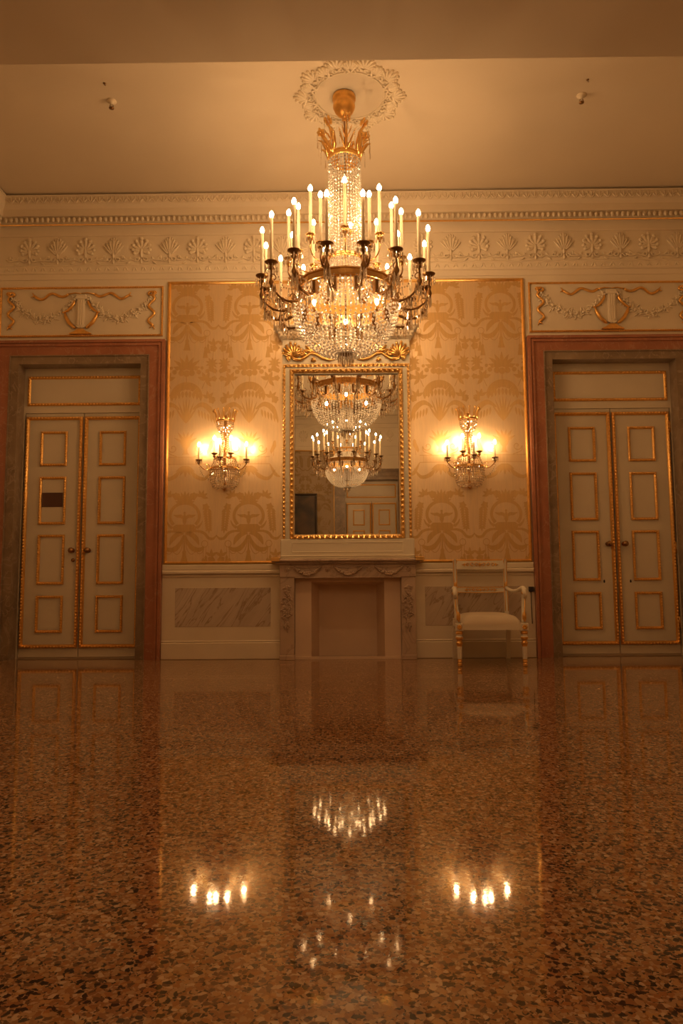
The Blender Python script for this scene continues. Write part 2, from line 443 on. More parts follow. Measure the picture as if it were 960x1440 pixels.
    # vase, volutes and birds
    for a, L in ((-62, 95), (-35, 105), (-12, 90), (12, 90), (35, 105), (62, 95)): A(leaf(0, 1255, a, L, 20), False)
    A([(-38, 1245), (38, 1245), (26, 1275), (12, 1290), (16, 1320), (30, 1330), (-30, 1330), (-16, 1320), (-12, 1290), (-26, 1275)], False)
    sp = [(92+(34-i*2.3)*math.cos(i*.55), 1285+(34-i*2.3)*math.sin(i*.55)) for i in range(14)]
    AS(sp[::-1]+[(120, 1320), (60, 1345)], 6)
    A([(150, 1310), (170, 1262), (176, 1240), (188, 1232), (194, 1246), (196, 1275), (182, 1300), (160, 1330)])
    AS([(178, 1300), (176, 1345)], 4)
    for i in range(13): AS([(i*10, 1350), (i*10, 1395)], 3)
    AS([(0, 1348), (150, 1348)], 5); AS([(0, 1398), (150, 1398)], 5)
    AS([(150, 1400), (190, 1470), (225, 1490)], [6, 26, 6]); AS([(20, 1410), (70, 1480), (140, 1500), (190, 1440)], [6, 30, 24, 4])
    for a in (120, 150, 180, 210, 240): A(leaf(0, 1410, a, 80, 24), False)
    return P
DP = damask_polys()
def clip(poly, x0, x1, z0, z1):
    for ax, lim, sg in ((0, x0, 1), (0, x1, -1), (1, z0, 1), (1, z1, -1)):
        out = []; n = len(poly)
        for i in range(n):
            a, b = poly[i], poly[(i+1) % n]; da, db = sg*(a[ax]-lim), sg*(b[ax]-lim)
            if da >= 0: out.append(a)
            if (da >= 0) != (db >= 0):
                t = da/(da-db); out.append((a[0]+(b[0]-a[0])*t, a[1]+(b[1]-a[1])*t))
        poly = out
        if len(poly) < 3: return []
    return poly
def damask(name, parent, x0, x1, z0, z1, y, centres, sgn=-1, label=None):
    """woven silk panel on plane y, facing sgn*y"""
    m = MB()
    m.box(x0, x1, min(y, y+sgn*.004), max(y, y+sgn*.004), z0, z1)
    k = 0; yy = y+sgn*.0045
    for cx in centres:
        for rep in (-1, 0, 1):
            for p in DP:
                q = [(cx+px*.00129, 3.525-(py-85)*.00133-rep*1.985) for px, py in p]
                q = clip(q, x0+.002, x1-.002, z0+.002, z1-.002)
                if len(q) >= 3:
                    k += 1; d = yy+sgn*(k % 40)*1.5e-5
                    m.add([(a, d, b) for a, b in (q if sgn > 0 else q[::-1])], [tuple(range(len(q)))], 1)
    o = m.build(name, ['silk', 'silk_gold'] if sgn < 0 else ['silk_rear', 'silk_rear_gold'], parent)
    if label: o['label'] = label
    return o
def gilt_fillet(parent, x0, x1, z0, z1, y, sgn=-1):
    m = MB(); m.frame(x0, x1, z0, z1, 0, .032, .024)
    if sgn < 0: o = m.build('gilt_fillet', 'gold', parent, (0, y, 0))
    else: o = m.build('gilt_fillet', 'gold', parent, (x0+x1, y, 0), PI)
    return o
PX0, PX1, PZ0, PZ1 = .60, 1.682, .852, 3.533
damask('damask_panel', front, -PX1+.01, -.585, PZ0+.01, PZ1-.01, W, (-.905, -1.493))
damask('damask_panel', front, .585, PX1-.01, PZ0+.01, PZ1-.01, W, (.865, 1.455))
damask('damask_panel', front, -.585, .585, 2.9, PZ1-.01, W, (-.317, .271))
gilt_fillet(front, -PX1, PX1, PZ0, PZ1, W)

# wainscot with inlaid marble (front wall)
for sg in (-1, 1):
    a, b = sorted((sg*.604, sg*1.688))
    m = MB()
    m.box(a, b, W-.012, W, .16, .77)                          # flat field
    m.bbox(a, b, W-.028, W, .80, .852, .006); m.bbox(a, b, W-.04, W, .762, .80, .010); m.bbox(a, b, W-.02, W, .735, .762, .006)
    m.bbox(a, b, W-.03, W, .0, .15, .006); m.bbox(a, b, W-.022, W, .15, .168, .006)
    m.build('wainscot', 'cream', front)
    a, b = sorted((sg*.70, sg*1.566)); m = MB(); m.bbox(a, b, W-.0145, W-.002, .29, .64, .0015)
    o = m.build('marble_inlay', 'white_marble', front); o['label'] = 'grey veined marble inlay in the wainscot'
m = MB()
for a, b in ((-SX, -DC-.79), (SX, DC+.79)):
    a, b = sorted((a, b)); m.box(a, b, W-.02, W, 0, .15)
struct(m.build('baseboard_front', 'cream'))
for nm, x0, x1 in (('baseboard_left', -SX, -SX+.025), ('baseboard_right', SX-.025, SX)):
    m = MB(); m.box(x0, x1, RW, W-.03, 0, .15); struct(m.build(nm, 'cream'))

# ------------------------------------------------------------------ cornice and frieze
K = .985
def prof_run(m, prof, z_off=0):
    """moulding profile (proj from wall, z) run along front, left and right walls with mitres"""
    def loop(p, z): return [(-SX+p, BY, z), (-SX+p, W-p, z), (SX-p, W-p, z), (SX-p, BY, z)]
    ls = [loop(p, z) for p, z in prof]
    vs = [q for l in ls for q in l]; fs = []
    for i in range(len(ls)-1):
        for j in range(3): fs.append((4*i+j, 4*i+j+1, 4*i+5+j, 4*i+4+j))
    m.add(vs, fs)
cor = MB()
prof_run(cor, [(0,3.99),(.012,3.99),(.014,4.0),(.014,4.085),(.03,4.09),(.034,4.10),(.034,4.165),(.055,4.17),(.058,4.19),(.062,4.235),(.072,4.25),(.08,4.262),(.085,4.27),(.098,4.335),(.10,4.34),(.112,4.343),(.112,4.350),(.05,4.352)])
trim = struct(cor.build('trim_1', 'plaster'), 'cream plaster cornice under the ceiling')
m = MB()   # dentils
n = 130
for i in range(n):
    x = -3.25+6.5*(i+.5)/n; m.blob(x, W-.052, 4.133, .0175, .018, .026, 6, 4)
for sg in (-1, 1):
    for i in range(53):
        y = BY+.05+i*.05; m.blob(sg*(SX-.052), y, 4.133, .018, .0175, .026, 6, 4)
m.build('dentil_band', 'relief', trim)
m = MB()   # leaf band at the top
for i in range(84):
    x = -3.2+6.4*(i+.5)/84
    for a in (-.7, 0, .7): m.petal(x, 4.275, a, .06 if a else .078, .018, .011, W-.093, 6, 4)
    m.petal(x+.038, 4.345, PI, .05, .014, .009, W-.095, 5, 4)
m.build('leaf_band', 'relief', trim)
m = MB(); m.tube([(-SX+.04, BY, 4.088), (-SX+.04, W-.04, 4.088), (SX-.04, W-.04, 4.088), (SX-.04, BY, 4.088)], .008, 6); m.build('gilt_line', 'gold_matte', trim)
m = MB(); prof_run(m, [(0,3.56),(.006,3.56),(.006,3.612),(.016,3.618),(.02,3.63),(.012,3.635),(.012,3.69),(.02,3.695),(.014,3.705),(0,3.706)])
trim2 = struct(m.build('trim_2', 'plaster'), 'low moulded band under the palmette frieze')
m = MB()
for i in range(150):
    x = -3.26+6.52*(i+.5)/150
    m.petal(x, 3.64, (-.5 if i % 2 else .5), .048, .018, .008, W-.012, 5, 4)
m.build('egg_band', 'relief', trim2)
# palmettes, each one a part of the frieze
fr = struct(empty('trim_3', (0, W, 3.70)), 'plaster frieze of alternating palmettes and scrolls')
def palmette(open_):
    m = MB()
    if open_:
        for k in range(-4, 5):
            a = k*.5; L = .122-.011*abs(k)
            m.petal(math.sin(a)*.008, .128+math.cos(a)*.008, a, L, .034-.001*abs(k), .013, 0, 8, 6); m.blob(math.sin(a)*(L-.008), -.006, .132+math.cos(a)*(L-.008), .0175, .014, .0175, 8, 5)
        m.petal(0, .06, 0, .10, .030, .020, 0)
    else:
        m.ell((0, .002, .170), (.052, 0, 0), (0, .010, 0), (0, 0, .085), 12, 8)
        for k in range(-3, 4):
            a = k*.24; L = .165-.014*abs(k)
            m.petal(k*.006, .092, a, L, .020, .013, -.004, 6, 5)
        for k in range(-5, 6):
            a = k*.42; m.petal(math.sin(a)*.040, .165+math.cos(a)*.066, a*.75, .034, .020, .012, 0, 5, 4)
        m.petal(0, .05, 0, .07, .022, .016, 0)
    for s in (-1, 1):
        c = [(s*(.045+(.026-.0016*i)*math.cos(2.6+i*.55)), -.006, .045+(.026-.0016*i)*math.sin(2.6+i*.55)) for i in range(12)]
        m.tube(c, .0065, 5)
    m.petal(0, .0, 0, .05, .022, .018, 0)
    return m
pal = [palmette(True).mesh('palmette', ['relief']), palmette(False).mesh('palmette', ['relief'])]
k = 0
for i in range(-10, 30):
    x = -.87+.2675*i-.535
    if abs(x) > SX-.1: continue
    o = bpy.data.objects.new('palmette', pal[0] if (i % 2 == 0) else pal[1]); C.objects.link(o); o.parent = fr; o.location = (x, -.004, .012)
m = MB()
for i in range(-10, 30):
    x = -.87+.2675*i-.535
    if abs(x+.134) > SX-.16: continue
    # acanthus scroll between two palmettes
    pts = [(x+.05+.17*t, -.006, .035+.012*math.sin(t*PI*2)+.03*t) for t in [j/8 for j in range(9)]]
    if i % 2: pts = [(2*x+.2675-p[0], p[1], p[2]) for p in pts]
    m.tube(pts, .008, 5)
    s = -1 if i % 2 else 1
    cx = x+.134
    for a, dx, dz, L in ((60, .0, .045, .06), (30, .03, .05, .055), (90, .03, .045, .06), (10, .055, .055, .045), (120, -.02, .035, .05), (-20, -.01, .045, .04)):
        m.petal(cx+s*dx-s*.01, dz, s*math.radians(a), L, .02, .013, -.004, 5, 4)
m.build('scroll_relief', 'relief', fr)

# cornice details of the rear bay (seen in the mirror)
trim4 = MB(); 
for z0, z1, p in ((3.60,3.69,.015),(4.0,4.09,.02),(4.09,4.19,.06),(4.26,4.37,.10)): trim4.box(-SX, SX, RW, RW+p, z0, z1)
trim4 = struct(trim4.build('trim_4', 'plaster'), 'cream cornice of the rear wall')
for i in range(24):
    o = bpy.data.objects.new('palmette', pal[i % 2]); C.objects.link(o); o.parent = trim4; o.location = (-3.07+i*.2675, RW+.004, 3.695); o.rotation_euler = (0,0,PI)
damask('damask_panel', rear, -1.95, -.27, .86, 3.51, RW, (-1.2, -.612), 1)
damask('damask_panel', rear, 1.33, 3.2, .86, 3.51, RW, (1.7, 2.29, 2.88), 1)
gilt_fillet(rear, -1.96, -.26, .85, 3.52, RW+.002, 1); gilt_fillet(rear, 1.32, 3.21, .85, 3.52, RW+.002, 1)
m = MB()
for a, b in ((-SX, -.27), (1.33, SX)): m.box(a, b, RW, RW+.03, .77, .85); m.box(a, b, RW, RW+.03, 0, .15)
struct(m.build('baseboard_rear', 'cream'))

# ------------------------------------------------------------------ doors
def leaf_mesh(sg):
    """door leaf, local: hinge side irrelevant; width .555, gold border and four panels, facing -y"""
    root_w = .555; m = MB(); m.bbox(-root_w/2+.002, root_w/2-.002, 0, .045, .012, 2.30, .003)
    g = MB(); g.frame(-.270, .270, .096, 2.267, 0, .034, .024); g.beads_rect(-.255, .255, .111, 2.252, -.021, .030, .0115, .013, .009)
    ps = []
    for z0, z1 in ((1.796, 2.123), (1.242, 1.689), (.682, 1.142), (.238, .575)):
        p = MB(); p.frame(-.127, .127, z0-.003, z1+.003, 0, .026, .017); p.beads_rect(-.1155, .1155, z0+.0085, z1-.0085, -.0145, .024, .0085, .0105, .007); ps.append(p)
    return m, g, ps
lm, lg, lps = leaf_mesh(1)
LEAF = lm.mesh('door_leaf', ['door']); GB = lg.mesh('gilt_border', ['gold_matte']); GP = [p.mesh('gilt_panel_moulding', ['gold_matte']) for p in lps]
kn = MB(); kn.lathe([(.004,0),(.022,.001),(.022,.006),(.009,.010),(.009,.028),(.024,.036),(.027,.048),(.022,.060),(.004,.066)], 16)
kn.xform(Matrix.Rotation(PI/2, 4, 'X')); KNOB = kn.mesh('knob', ['knob'])
es = MB(); es.lathe([(.003,0),(.018,.001),(.018,.006),(.003,.008)], 14); es.xform(Matrix.Rotation(PI/2, 4, 'X')); LOCK = es.mesh('lock', ['knob'])
def inst(name, me, parent, loc=(0,0,0), rz=0.):
    o = bpy.data.objects.new(name, me); C.objects.link(o); o.parent = parent; o.location = loc; o.rotation_euler = (0,0,rz); return o
def door(name, x, y, rz=0., sz=1., plaque=False, slots=False, label=None, outer='red_marble'):
    d = struct(empty(name, (x, y, 0), rz), label); d.scale = (1, 1, sz)
    # marble surround: outer red band with fillets, inner brown band lining the reveal
    def U(m, xo, zo, xi, zi, y0, y1):
        m.box(-xo, -xi, y0, y1, 0, zo); m.box(xi, xo, y0, y1, 0, zo); m.box(-xi, xi, y0, y1, zi, zo)
    m = MB()
    U(m, .80, 2.955, .775, 2.930, -.062, 0); U(m, .775, 2.930, .765, 2.92, -.048, 0); U(m, .765, 2.92, .745, 2.90, -.056, 0)
    U(m, .745, 2.90, .655, 2.815, -.040, 0)
    m.build('outer_marble_surround', outer, d)
    m = MB(); U(m, .655, 2.815, .645, 2.805, -.048, 0); U(m, .645, 2.805, .586, OZ+.001, -.034, 0)
    m.box(-.586, -.572, -.034, .20, 0, OZ); m.box(.572, .586, -.034, .20, 0, OZ); m.box(-.572, .572, -.034, .20, OZ-.012, OZ+.001)
    m.build('inner_marble_surround', 'brown_marble', d)
    m = MB(); U(m, .572, OZ-.012, .559, 2.30, .112, .2); m.box(-.56, .56, .135, .2, 0, .02)
    m.box(-.559, .559, .122, .14, 2.305, OZ-.03)
    m.build('door_frame', 'door', d)
    m = MB(); m.frame(-.543, .543, 2.367, 2.660, .122, .036, .024); m.beads_rect(-.527, .527, 2.383, 2.644, .100, .030, .0115, .013, .009)
    m.build('gilt_transom_moulding', 'gold_matte', d)
    for s in (-1, 1):
        l = inst('door_leaf', LEAF, d, (s*.2785, .122, 0))
        inst('gilt_border', GB, l)
        for g in GP: inst('gilt_panel_moulding', g, l)
        inst('knob', KNOB, l, (-s*(.2785-.075), 0, .995 if not slots else 1.02))
        if plaque and s < 0:
            inst('lock', LOCK, l, (.2785-.068, 0, .905))
            q = MB(); q.bbox(-.097, .097, -.006, 0, 1.405, 1.54, .002); o = q.build('door_plaque', 'plaque', l); o['label'] = 'small dark brown rectangular plaque'
        if slots:
            q = MB(); q.lathe([(.002,-.0),(.0075,.001),(.0075,.004),(.002,.005)], 10); q.xform(Matrix.Translation((-s*.157, 0, .675)) @ Matrix.Scale(2., 4, (0,0,1)) @ Matrix.Rotation(PI/2, 4, 'X'))
            q.build('keyhole', 'black', l)
            if s > 0:
                q = MB()
                for hz in (2.12, .98, .30):
                    q.lathe([(.004,hz-.055),(.008,hz-.05),(.008,hz+.05),(.004,hz+.055)], 8, (.274, -.006))
                o = q.build('hinge', 'brass', l); o['label'] = 'brass hinges at the jamb side'
    return d
door('door_1', -DC, W, 0, 1., plaque=True, label='closed double door with a small brown plaque on one leaf')
door('door_2', DC, W, 0, 1., slots=True, label='closed double door beside the armchair, without a plaque')
door('door_3', RDX, RW, PI, 1.045, label='double door in the rear wall, seen in the mirror', outer='brown_marble')

# ------------------------------------------------------------------ overdoor reliefs
def overdoor(x, label):
    r = tag(empty('overdoor_relief', (x, W, 3.0)), label, 'wall relief')
    m = MB(); m.box(-.775, .775, -.012, -.001, .0, .487); m.build('panel', 'cream', r)
    m = MB(); m.frame(-.775, .775, 0, .487, -.012, .020, .014); m.beads_rect(-.765, .765, .010, .477, -.024, .022, .0070, .009, .006); m.build('gilt_frame', 'gold_matte', r)
    def P(px, py): return ((px-528)*.00157, -.02, (400-py)*.00167)
    m = MB()      # lyre: gold arms and foot
    for s in (-1, 1):
        f = lambda q: [(s*a, b, c) for a, b, c in q]
        m.tube(f([P(568,185), P(572,205), P(590,232), P(610,250), P(635,258)]), [.008,.013,.015,.012,.006], 7)
        m.tube(f([P(628,256), P(620,285), P(600,318), P(570,345), P(558,350)]), [.008,.016,.018,.015,.008], 7)
        m.blob(s*.165, -.02, .237, .014, .012, .012)
    m.extr([(-.03,.072),(.03,.072),(.045,.055),(.10,.03),(.105,.022),(-.105,.022),(-.10,.03),(-.045,.055)], -.034, -.01)
    m.build('lyre_frame', 'gold_matte', r)
    m = MB()
    m.bbox(-.036, .036, -.034, -.01, .085, .36, .004); m.bbox(-.055, .055, -.040, -.01, .36, .385, .004); m.bbox(-.045, .045, -.036, -.01, .385, .405, .003)
    for k in (-1, 0, 1): m.bbox(k*.02-.006, k*.02+.006, -.038, -.03, .11, .35, .002)
    for s in (-1, 1):
        m.tube([(s*(.07+(.022-.0015*i)*math.cos(i*.6+2.8)), -.026, .375+(.022-.0015*i)*math.sin(i*.6+2.8)) for i in range(11)], .007, 5)
    for a in (-60, -30, 0, 30, 60): m.petal(0, .075, math.radians(a), .055, .022, .014, -.03)
    m.build('lyre_column', 'relief', r)
    for s in (-1, 1):   # leafy swags
        m = MB(); rnd = random.Random(5)
        p0, p1, p2, p3 = (40,185), (150,330), (300,340), (418,175)
        for i in range(34):
            t = i/33; q = [(1-t)**3*a+3*(1-t)**2*t*b+3*(1-t)*t*t*c+t**3*d for a, b, c, d in zip(p0,p1,p2,p3)]
            th = .55+.45*math.sin(PI*t)
            for k in range(4):
                a = rnd.uniform(0, 2*PI); m.petal(s*q[0]*.00157+rnd.uniform(-.02,.02)*th, (400-q[1])*.00167+rnd.uniform(-.028,.028)*th, a, rnd.uniform(.035,.06), .014, .007, -.014-rnd.random()*.006, 5, 4)
            if i % 3 == 0: m.blob(s*q[0]*.00157, -.028, (400-q[1])*.00167, .012, .012, .012, 6, 4)
        m.build('leaf_swag', 'relief', r)
        m = MB()        # ribbons
        pts = [((80+t*205)*.00157*s, -.02+.004*math.sin(t*20), .412-.028*math.sin(t*PI*3.2)*(.6+.4*t)-.03*t) for t in [j/26 for j in range(27)]]
        m.tube(pts, .0125, 6)
        m.tube([pts[-1], (pts[-1][0]+s*.02, -.02, pts[-1][2]+.03)], [.008, .003], 6); m.tube([pts[-1], (pts[-1][0]+s*.03, -.02, pts[-1][2]-.012)], [.008, .003], 6)
        m.tube([(0, -.024, .418), (s*.06, -.024, .424), (s*.125, -.022, .412)], [.004, .006, .008], 6)
        pts = [(s*(.665+.028*math.sin(t*PI*4.2)), -.02, .40-t*.30) for t in [j/24 for j in range(25)]]
        m.tube(pts, .0125, 6)
        m.tube([(s*(.665+.03*math.cos(a)), -.022, .412+.018*math.sin(a)) for a in [j*PI/6 for j in range(13)]], .011, 6)
        m.tube([(s*(.69+.02*math.cos(a)), -.024, .42+.014*math.sin(a)) for a in [j*PI/4 for j in range(9)]], .007, 6)
        m.tube([pts[-1], (pts[-1][0]-s*.035, -.02, pts[-1][2]-.025)], [.009, .003], 6); m.tube([pts[-1], (pts[-1][0]+s*.015, -.02, pts[-1][2]-.035)], [.009, .003], 6)
        m.build('gilt_ribbon', 'gold_matte', r)
    return r
overdoor(-DC-.005, 'plaster overdoor relief with gilt lyre above the door with the brown plaque')
overdoor(DC+.005, 'plaster overdoor relief with gilt lyre above the door beside the armchair')

# ------------------------------------------------------------------ mirror
mr = tag(empty('wall_mirror', (0, W, .892)), 'tall rectangular mirror in an ivory frame with gilt beading above the fireplace', 'mirror')
Z = -.892
def mb_at(m, name, mats, parent=mr): 
    m.xform(Matrix.Translation((0, 0, Z))); return m.build(name, mats, parent)
def raw_frame(m, x0, x1, z0, z1, X0, X1, Z0, Z1, y0, y1):
    m.box(X0, x0, y0, y1, Z0, Z1); m.box(x1, X1, y0, y1, Z0, Z1); m.box(x0, x1, y0, y1, Z0, z0); m.box(x0, x1, y0, y1, z1, Z1)
m = MB(); raw_frame(m, -.478, .478, 1.112, 2.60, -.588, .588, 1.072, 2.93, -.085, 0); m.box(-.48, .48, -.05, 0, 1.10, 2.61); mb_at(m, 'frame', 'white_frame')
m = MB()     # outer gilt beading: sides and top
for s in (-1, 1): m.box(min(s*.560, s*.584), max(s*.560, s*.584), -.094, -.085, 1.075, 2.69)
m.box(-.56, .56, -.094, -.085, 2.666, 2.69)
m.beads_rect(-.572, .572, 1.08, 2.678, -.096, .038, .0125, .0165, .013, 0, 'tlr'); mb_at(m, 'outer_gilt_beading', 'gold')
m = MB(); m.frame(-.522, .522, 1.070, 2.646, -.085, .046, .020, 0, [(0,0),(.1,.9),(.25,1),(.8,.4),(1,-.6)]); m.beads_rect(-.500, .500, 1.092, 2.624, -.102, .050, .0165, .021, .016); mb_at(m, 'inner_gilt_beading', 'gold')
for z0, z1 in ((1.10, 1.4695), (1.4705, 1.8395), (1.8405, 2.61)):
    m = MB(); m.box(-.48, .48, -.058, -.052, z0, z1); mb_at(m, 'mirror_glass', 'mirror')
m = MB(); m.bbox(-.602, .602, -.105, 0, .892, 1.072, .006); m.frame(-.5, .5, .95, 1.045, -.105, .010, .004, 0, [(0,0),(.2,1),(.8,1),(1,0)]); m.bbox(-.602, .602, -.112, 0, .915, .925, .003); mb_at(m, 'plinth', 'white_frame')
m = MB()
m.bbox(-.600, .600, -.11, 0, 2.93, 2.945, .004); m.bbox(-.625, .625, -.145, 0, 2.965, 2.99, .006); m.bbox(-.66, .66, -.185, 0, 3.02, 3.04, .006); m.box(-.61, .61, -.12, 0, 2.94, 3.03)
for i in range(34): x = -.61+1.22*(i+.5)/34; m.box(x-.010, x+.010, -.142, -.11, 2.942, 2.966)
for i in range(32):
    x = -.64+1.28*(i+.5)/32; m.petal(x, 2.988, 0, .036, .026, .024, -.15)
mb_at(m, 'cornice', 'relief')
def acanthus(s):
    m = MB(); y = -.098
    Q = lambda px, pz: (s*px, y, pz)
    m.tube([Q(.10,2.735), Q(.16,2.728), Q(.22,2.745), Q(.28,2.785), Q(.33,2.79), Q(.37,2.76), Q(.42,2.73), Q(.48,2.74), Q(.52,2.78)], [.006,.012,.014,.013,.012,.014,.015,.014,.01], 7)
    m.tube([Q(.53+.034*(1-.07*i)*math.cos(1+i*.5), 2.765+.034*(1-.07*i)*math.sin(1+i*.5)) for i in range(12)], .011, 6)
    m.tube([Q(.41+.030*(1-.07*i)*math.cos(2+i*.5), 2.79+.030*(1-.07*i)*math.sin(2+i*.5)) for i in range(12)], .010, 6)
    m.tube([Q(.15+.024*(1-.07*i)*math.cos(4-i*.5), 2.755+.024*(1-.07*i)*math.sin(4-i*.5)) for i in range(12)], .009, 6)
    for k in range(8): m.petal(s*.488, 2.765, s*(-1.25+k*.36), .135-.010*abs(k-4), .036, .024, y, 6, 6); m.blob(s*(.488+math.sin(-1.25+k*.36)*(.125-.010*abs(k-4))), y-.01, 2.765+math.cos(-1.25+k*.36)*(.125-.010*abs(k-4)), .014, .014, .014)
    for k in range(3): m.petal(s*.525, 2.72, s*(-.3+k*.45), .055, .022, .018, y, 6, 5)
    for k in range(7): m.petal(s*.295, 2.80, s*(-1.35+k*.45), .105, .034, .022, y, 6, 6)
    m.extr([(s*.245,2.865),(s*.345,2.865),(s*.33,2.82),(s*.295,2.80),(s*.26,2.82)][::(1 if s < 0 else -1)], y-.02, y+.01)
    for k in range(4): m.blob(s*(.26+.023*k), y-.015, 2.875, .014, .014, .014, 6, 4)
    for k in range(3): m.petal(s*.30, 2.755, s*(2.6+k*.5), .05, .02, .014, y)
    m.petal(s*.20, 2.76, s*-.6, .05, .02, .014, y); m.petal(s*.36, 2.765, s*.6, .05, .02, .014, y)
    return m
for s in (-1, 1): mb_at(acanthus(s), 'gilt_acanthus', 'gold')

# ------------------------------------------------------------------ fireplace
fp = tag(empty('fireplace', (0, W, 0)), 'pale pinkish marble fireplace with carved garlands under the tall mirror', 'fireplace')
m = MB(); m.bbox(-.675, .675, -.17, 0, .868, .892, .008); m.bbox(-.645, .645, -.15, 0, .852, .868, .006); m.bbox(-.625, .625, -.135, 0, .842, .852, .004); m.build('mantel_shelf', 'pink_marble', fp)
for s in (-1, 1):
    a, b = sorted((s*.606, s*.678)); m = MB(); m.bbox(a, b, -.172, -.02, .8925, .906, .004); m.bbox(a-.001, b+.001, -.176, -.17, .872, .906, .002)
    o = m.build('gilt_end_moulding', 'gold', fp); o['label'] = 'gilt moulding on the shelf end'
m = MB(); m.bbox(-.61, .61, -.118, 0, .73, .842, .004); m.bbox(-.475, .475, -.122, -.05, .722, .734, .002); m.build('lintel', 'pink_marble', fp)
for cx, hw in ((-.36, .125), (.005, .125), (.37, .125)):
    m = MB(); rnd = random.Random(3)
    for i in range(26):
        t = -1+2*i/25; x = cx+hw*t; z = .826-.064*(1-t*t); g = .4+.6*(1-t*t)
        for k in range(3): m.blob(x+rnd.uniform(-.006,.006), -.124-.008*g, z+rnd.uniform(-.012,.012)*g, .010*g+.002, .013, .009*g+.002, 6, 4)
    m.tube([(cx+hw*t, -.119, .832-.022*(1-t*t)) for t in [-1+j/6 for j in range(13)]], .005, 5)
    m.build('carved_swag', 'pink_marble', fp)
for x in (-.545, -.18, .19, .545):
    m = MB()
    for k in range(8): m.petal(x, .80, k*PI/4, .026, .014, .008, -.12)
    m.blob(x, -.124, .80, .010, .010, .010); m.build('rosette', 'pink_marble', fp)
for s in (-1, 1):
    a, b = sorted((s*.478, s*.606)); m = MB(); m.bbox(a, b, -.108, .02, 0, .73, .004); m.bbox(min(a,b)-.004, max(a,b)+.004, -.114, 0, 0, .04, .003)
    j = m.build('jamb', 'pink_marble', fp)
    m = MB(); cx = s*.542; rnd = random.Random(11)
    for i in range(26):
        z = .66-i*.0145; w = .012+.022*math.sin(PI*min(1, i/22))
        for k in range(4): m.petal(cx+rnd.uniform(-w,w), z, rnd.uniform(1.6, 4.7), .034, .016, .011, -.112, 5, 4)
    m.tube([(cx, -.112, .28), (cx+.004, -.111, .24)], [.006, .003], 5)
    m.build('carved_drop', 'pink_marble', j)
m = MB()       # blocked opening: flat cheeks, splayed niche, back and top
for s in (-1, 1):
    a, b = sorted((s*.33, s*.475)); m.box(a, b, -.03, .28, 0, .73)
m.box(-.33, .33, -.03, .28, .69, .73)
m.add([(-.33,-.02,0),(-.27,.22,0),(-.27,.22,.66),(-.33,-.02,.69)], [(0,1,2,3)]); m.add([(.33,-.02,0),(.27,.22,0),(.27,.22,.66),(.33,-.02,.69)], [(3,2,1,0)])
m.add([(-.33,-.02,.69),(.33,-.02,.69),(.27,.22,.66),(-.27,.22,.66)], [(0,1,2,3)]); m.box(-.33, .33, .22, .28, 0, .73)
m.box(-.475, .475, -.05, -.03, 0, .022)
m.build('hearth_recess', 'hearth', fp)

# ------------------------------------------------------------------ ceiling rose
def rose(x, y, z, label):
    m = MB(); rnd = random.Random(2); N = 20
    for i in range(N):
        a = 2*PI*i/N; big = i % 2 == 0
        r0 = .325 if big else .30
        for k in range(-3, 4):      # palmette fan
            off = k*(.42 if big else .34); L = (.105 if big else .085)*(1-.07*abs(k)); d = Vector((math.cos(a+off), math.sin(a+off), 0))
            p = Vector((math.cos(a)*r0, math.sin(a)*r0, -.005)); w = Vector((-d.y, d.x, 0))
            m.ell(p+d*L/2, w*.012, Vector((0,0,.014)), d*L/2, 6, 5); m.ell(p+d*L*.92, w*.013, Vector((0,0,.016)), d*.012, 6, 4)
        c = Vector((math.cos(a)*(r0-.03), math.sin(a)*(r0-.03), -.007)); t = Vector((-math.sin(a), math.cos(a), 0)); n_ = Vector((math.cos(a), math.sin(a), 0))
        for s_ in (-1, 1):
            m.tube([c + t*s_*(.022+(.020-.0016*j)*math.cos(j*.6)) + n_*((.020-.0016*j)*math.sin(j*.6)) for j in range(10)], .007, 5)
            b = a+s_*PI/N; q = Vector((math.cos(b)*.30, math.sin(b)*.30, -.005)); m.tube([c, c*.55+q*.45+n_*.012, q+n_*.03], [.008,.010,.005], 5)
    m.tube([(.262*math.cos(2*PI*j/48), .262*math.sin(2*PI*j/48), -.002) for j in range(48)], .006, 5, loop=True)
    o = m.build('ceiling_rose', 'relief', None, (x, y, z)); tag(o, label, 'ceiling rose')
rose(.045, 5.09, CZ, 'round plaster ceiling rose of leaves around the hanging point of the near chandelier')

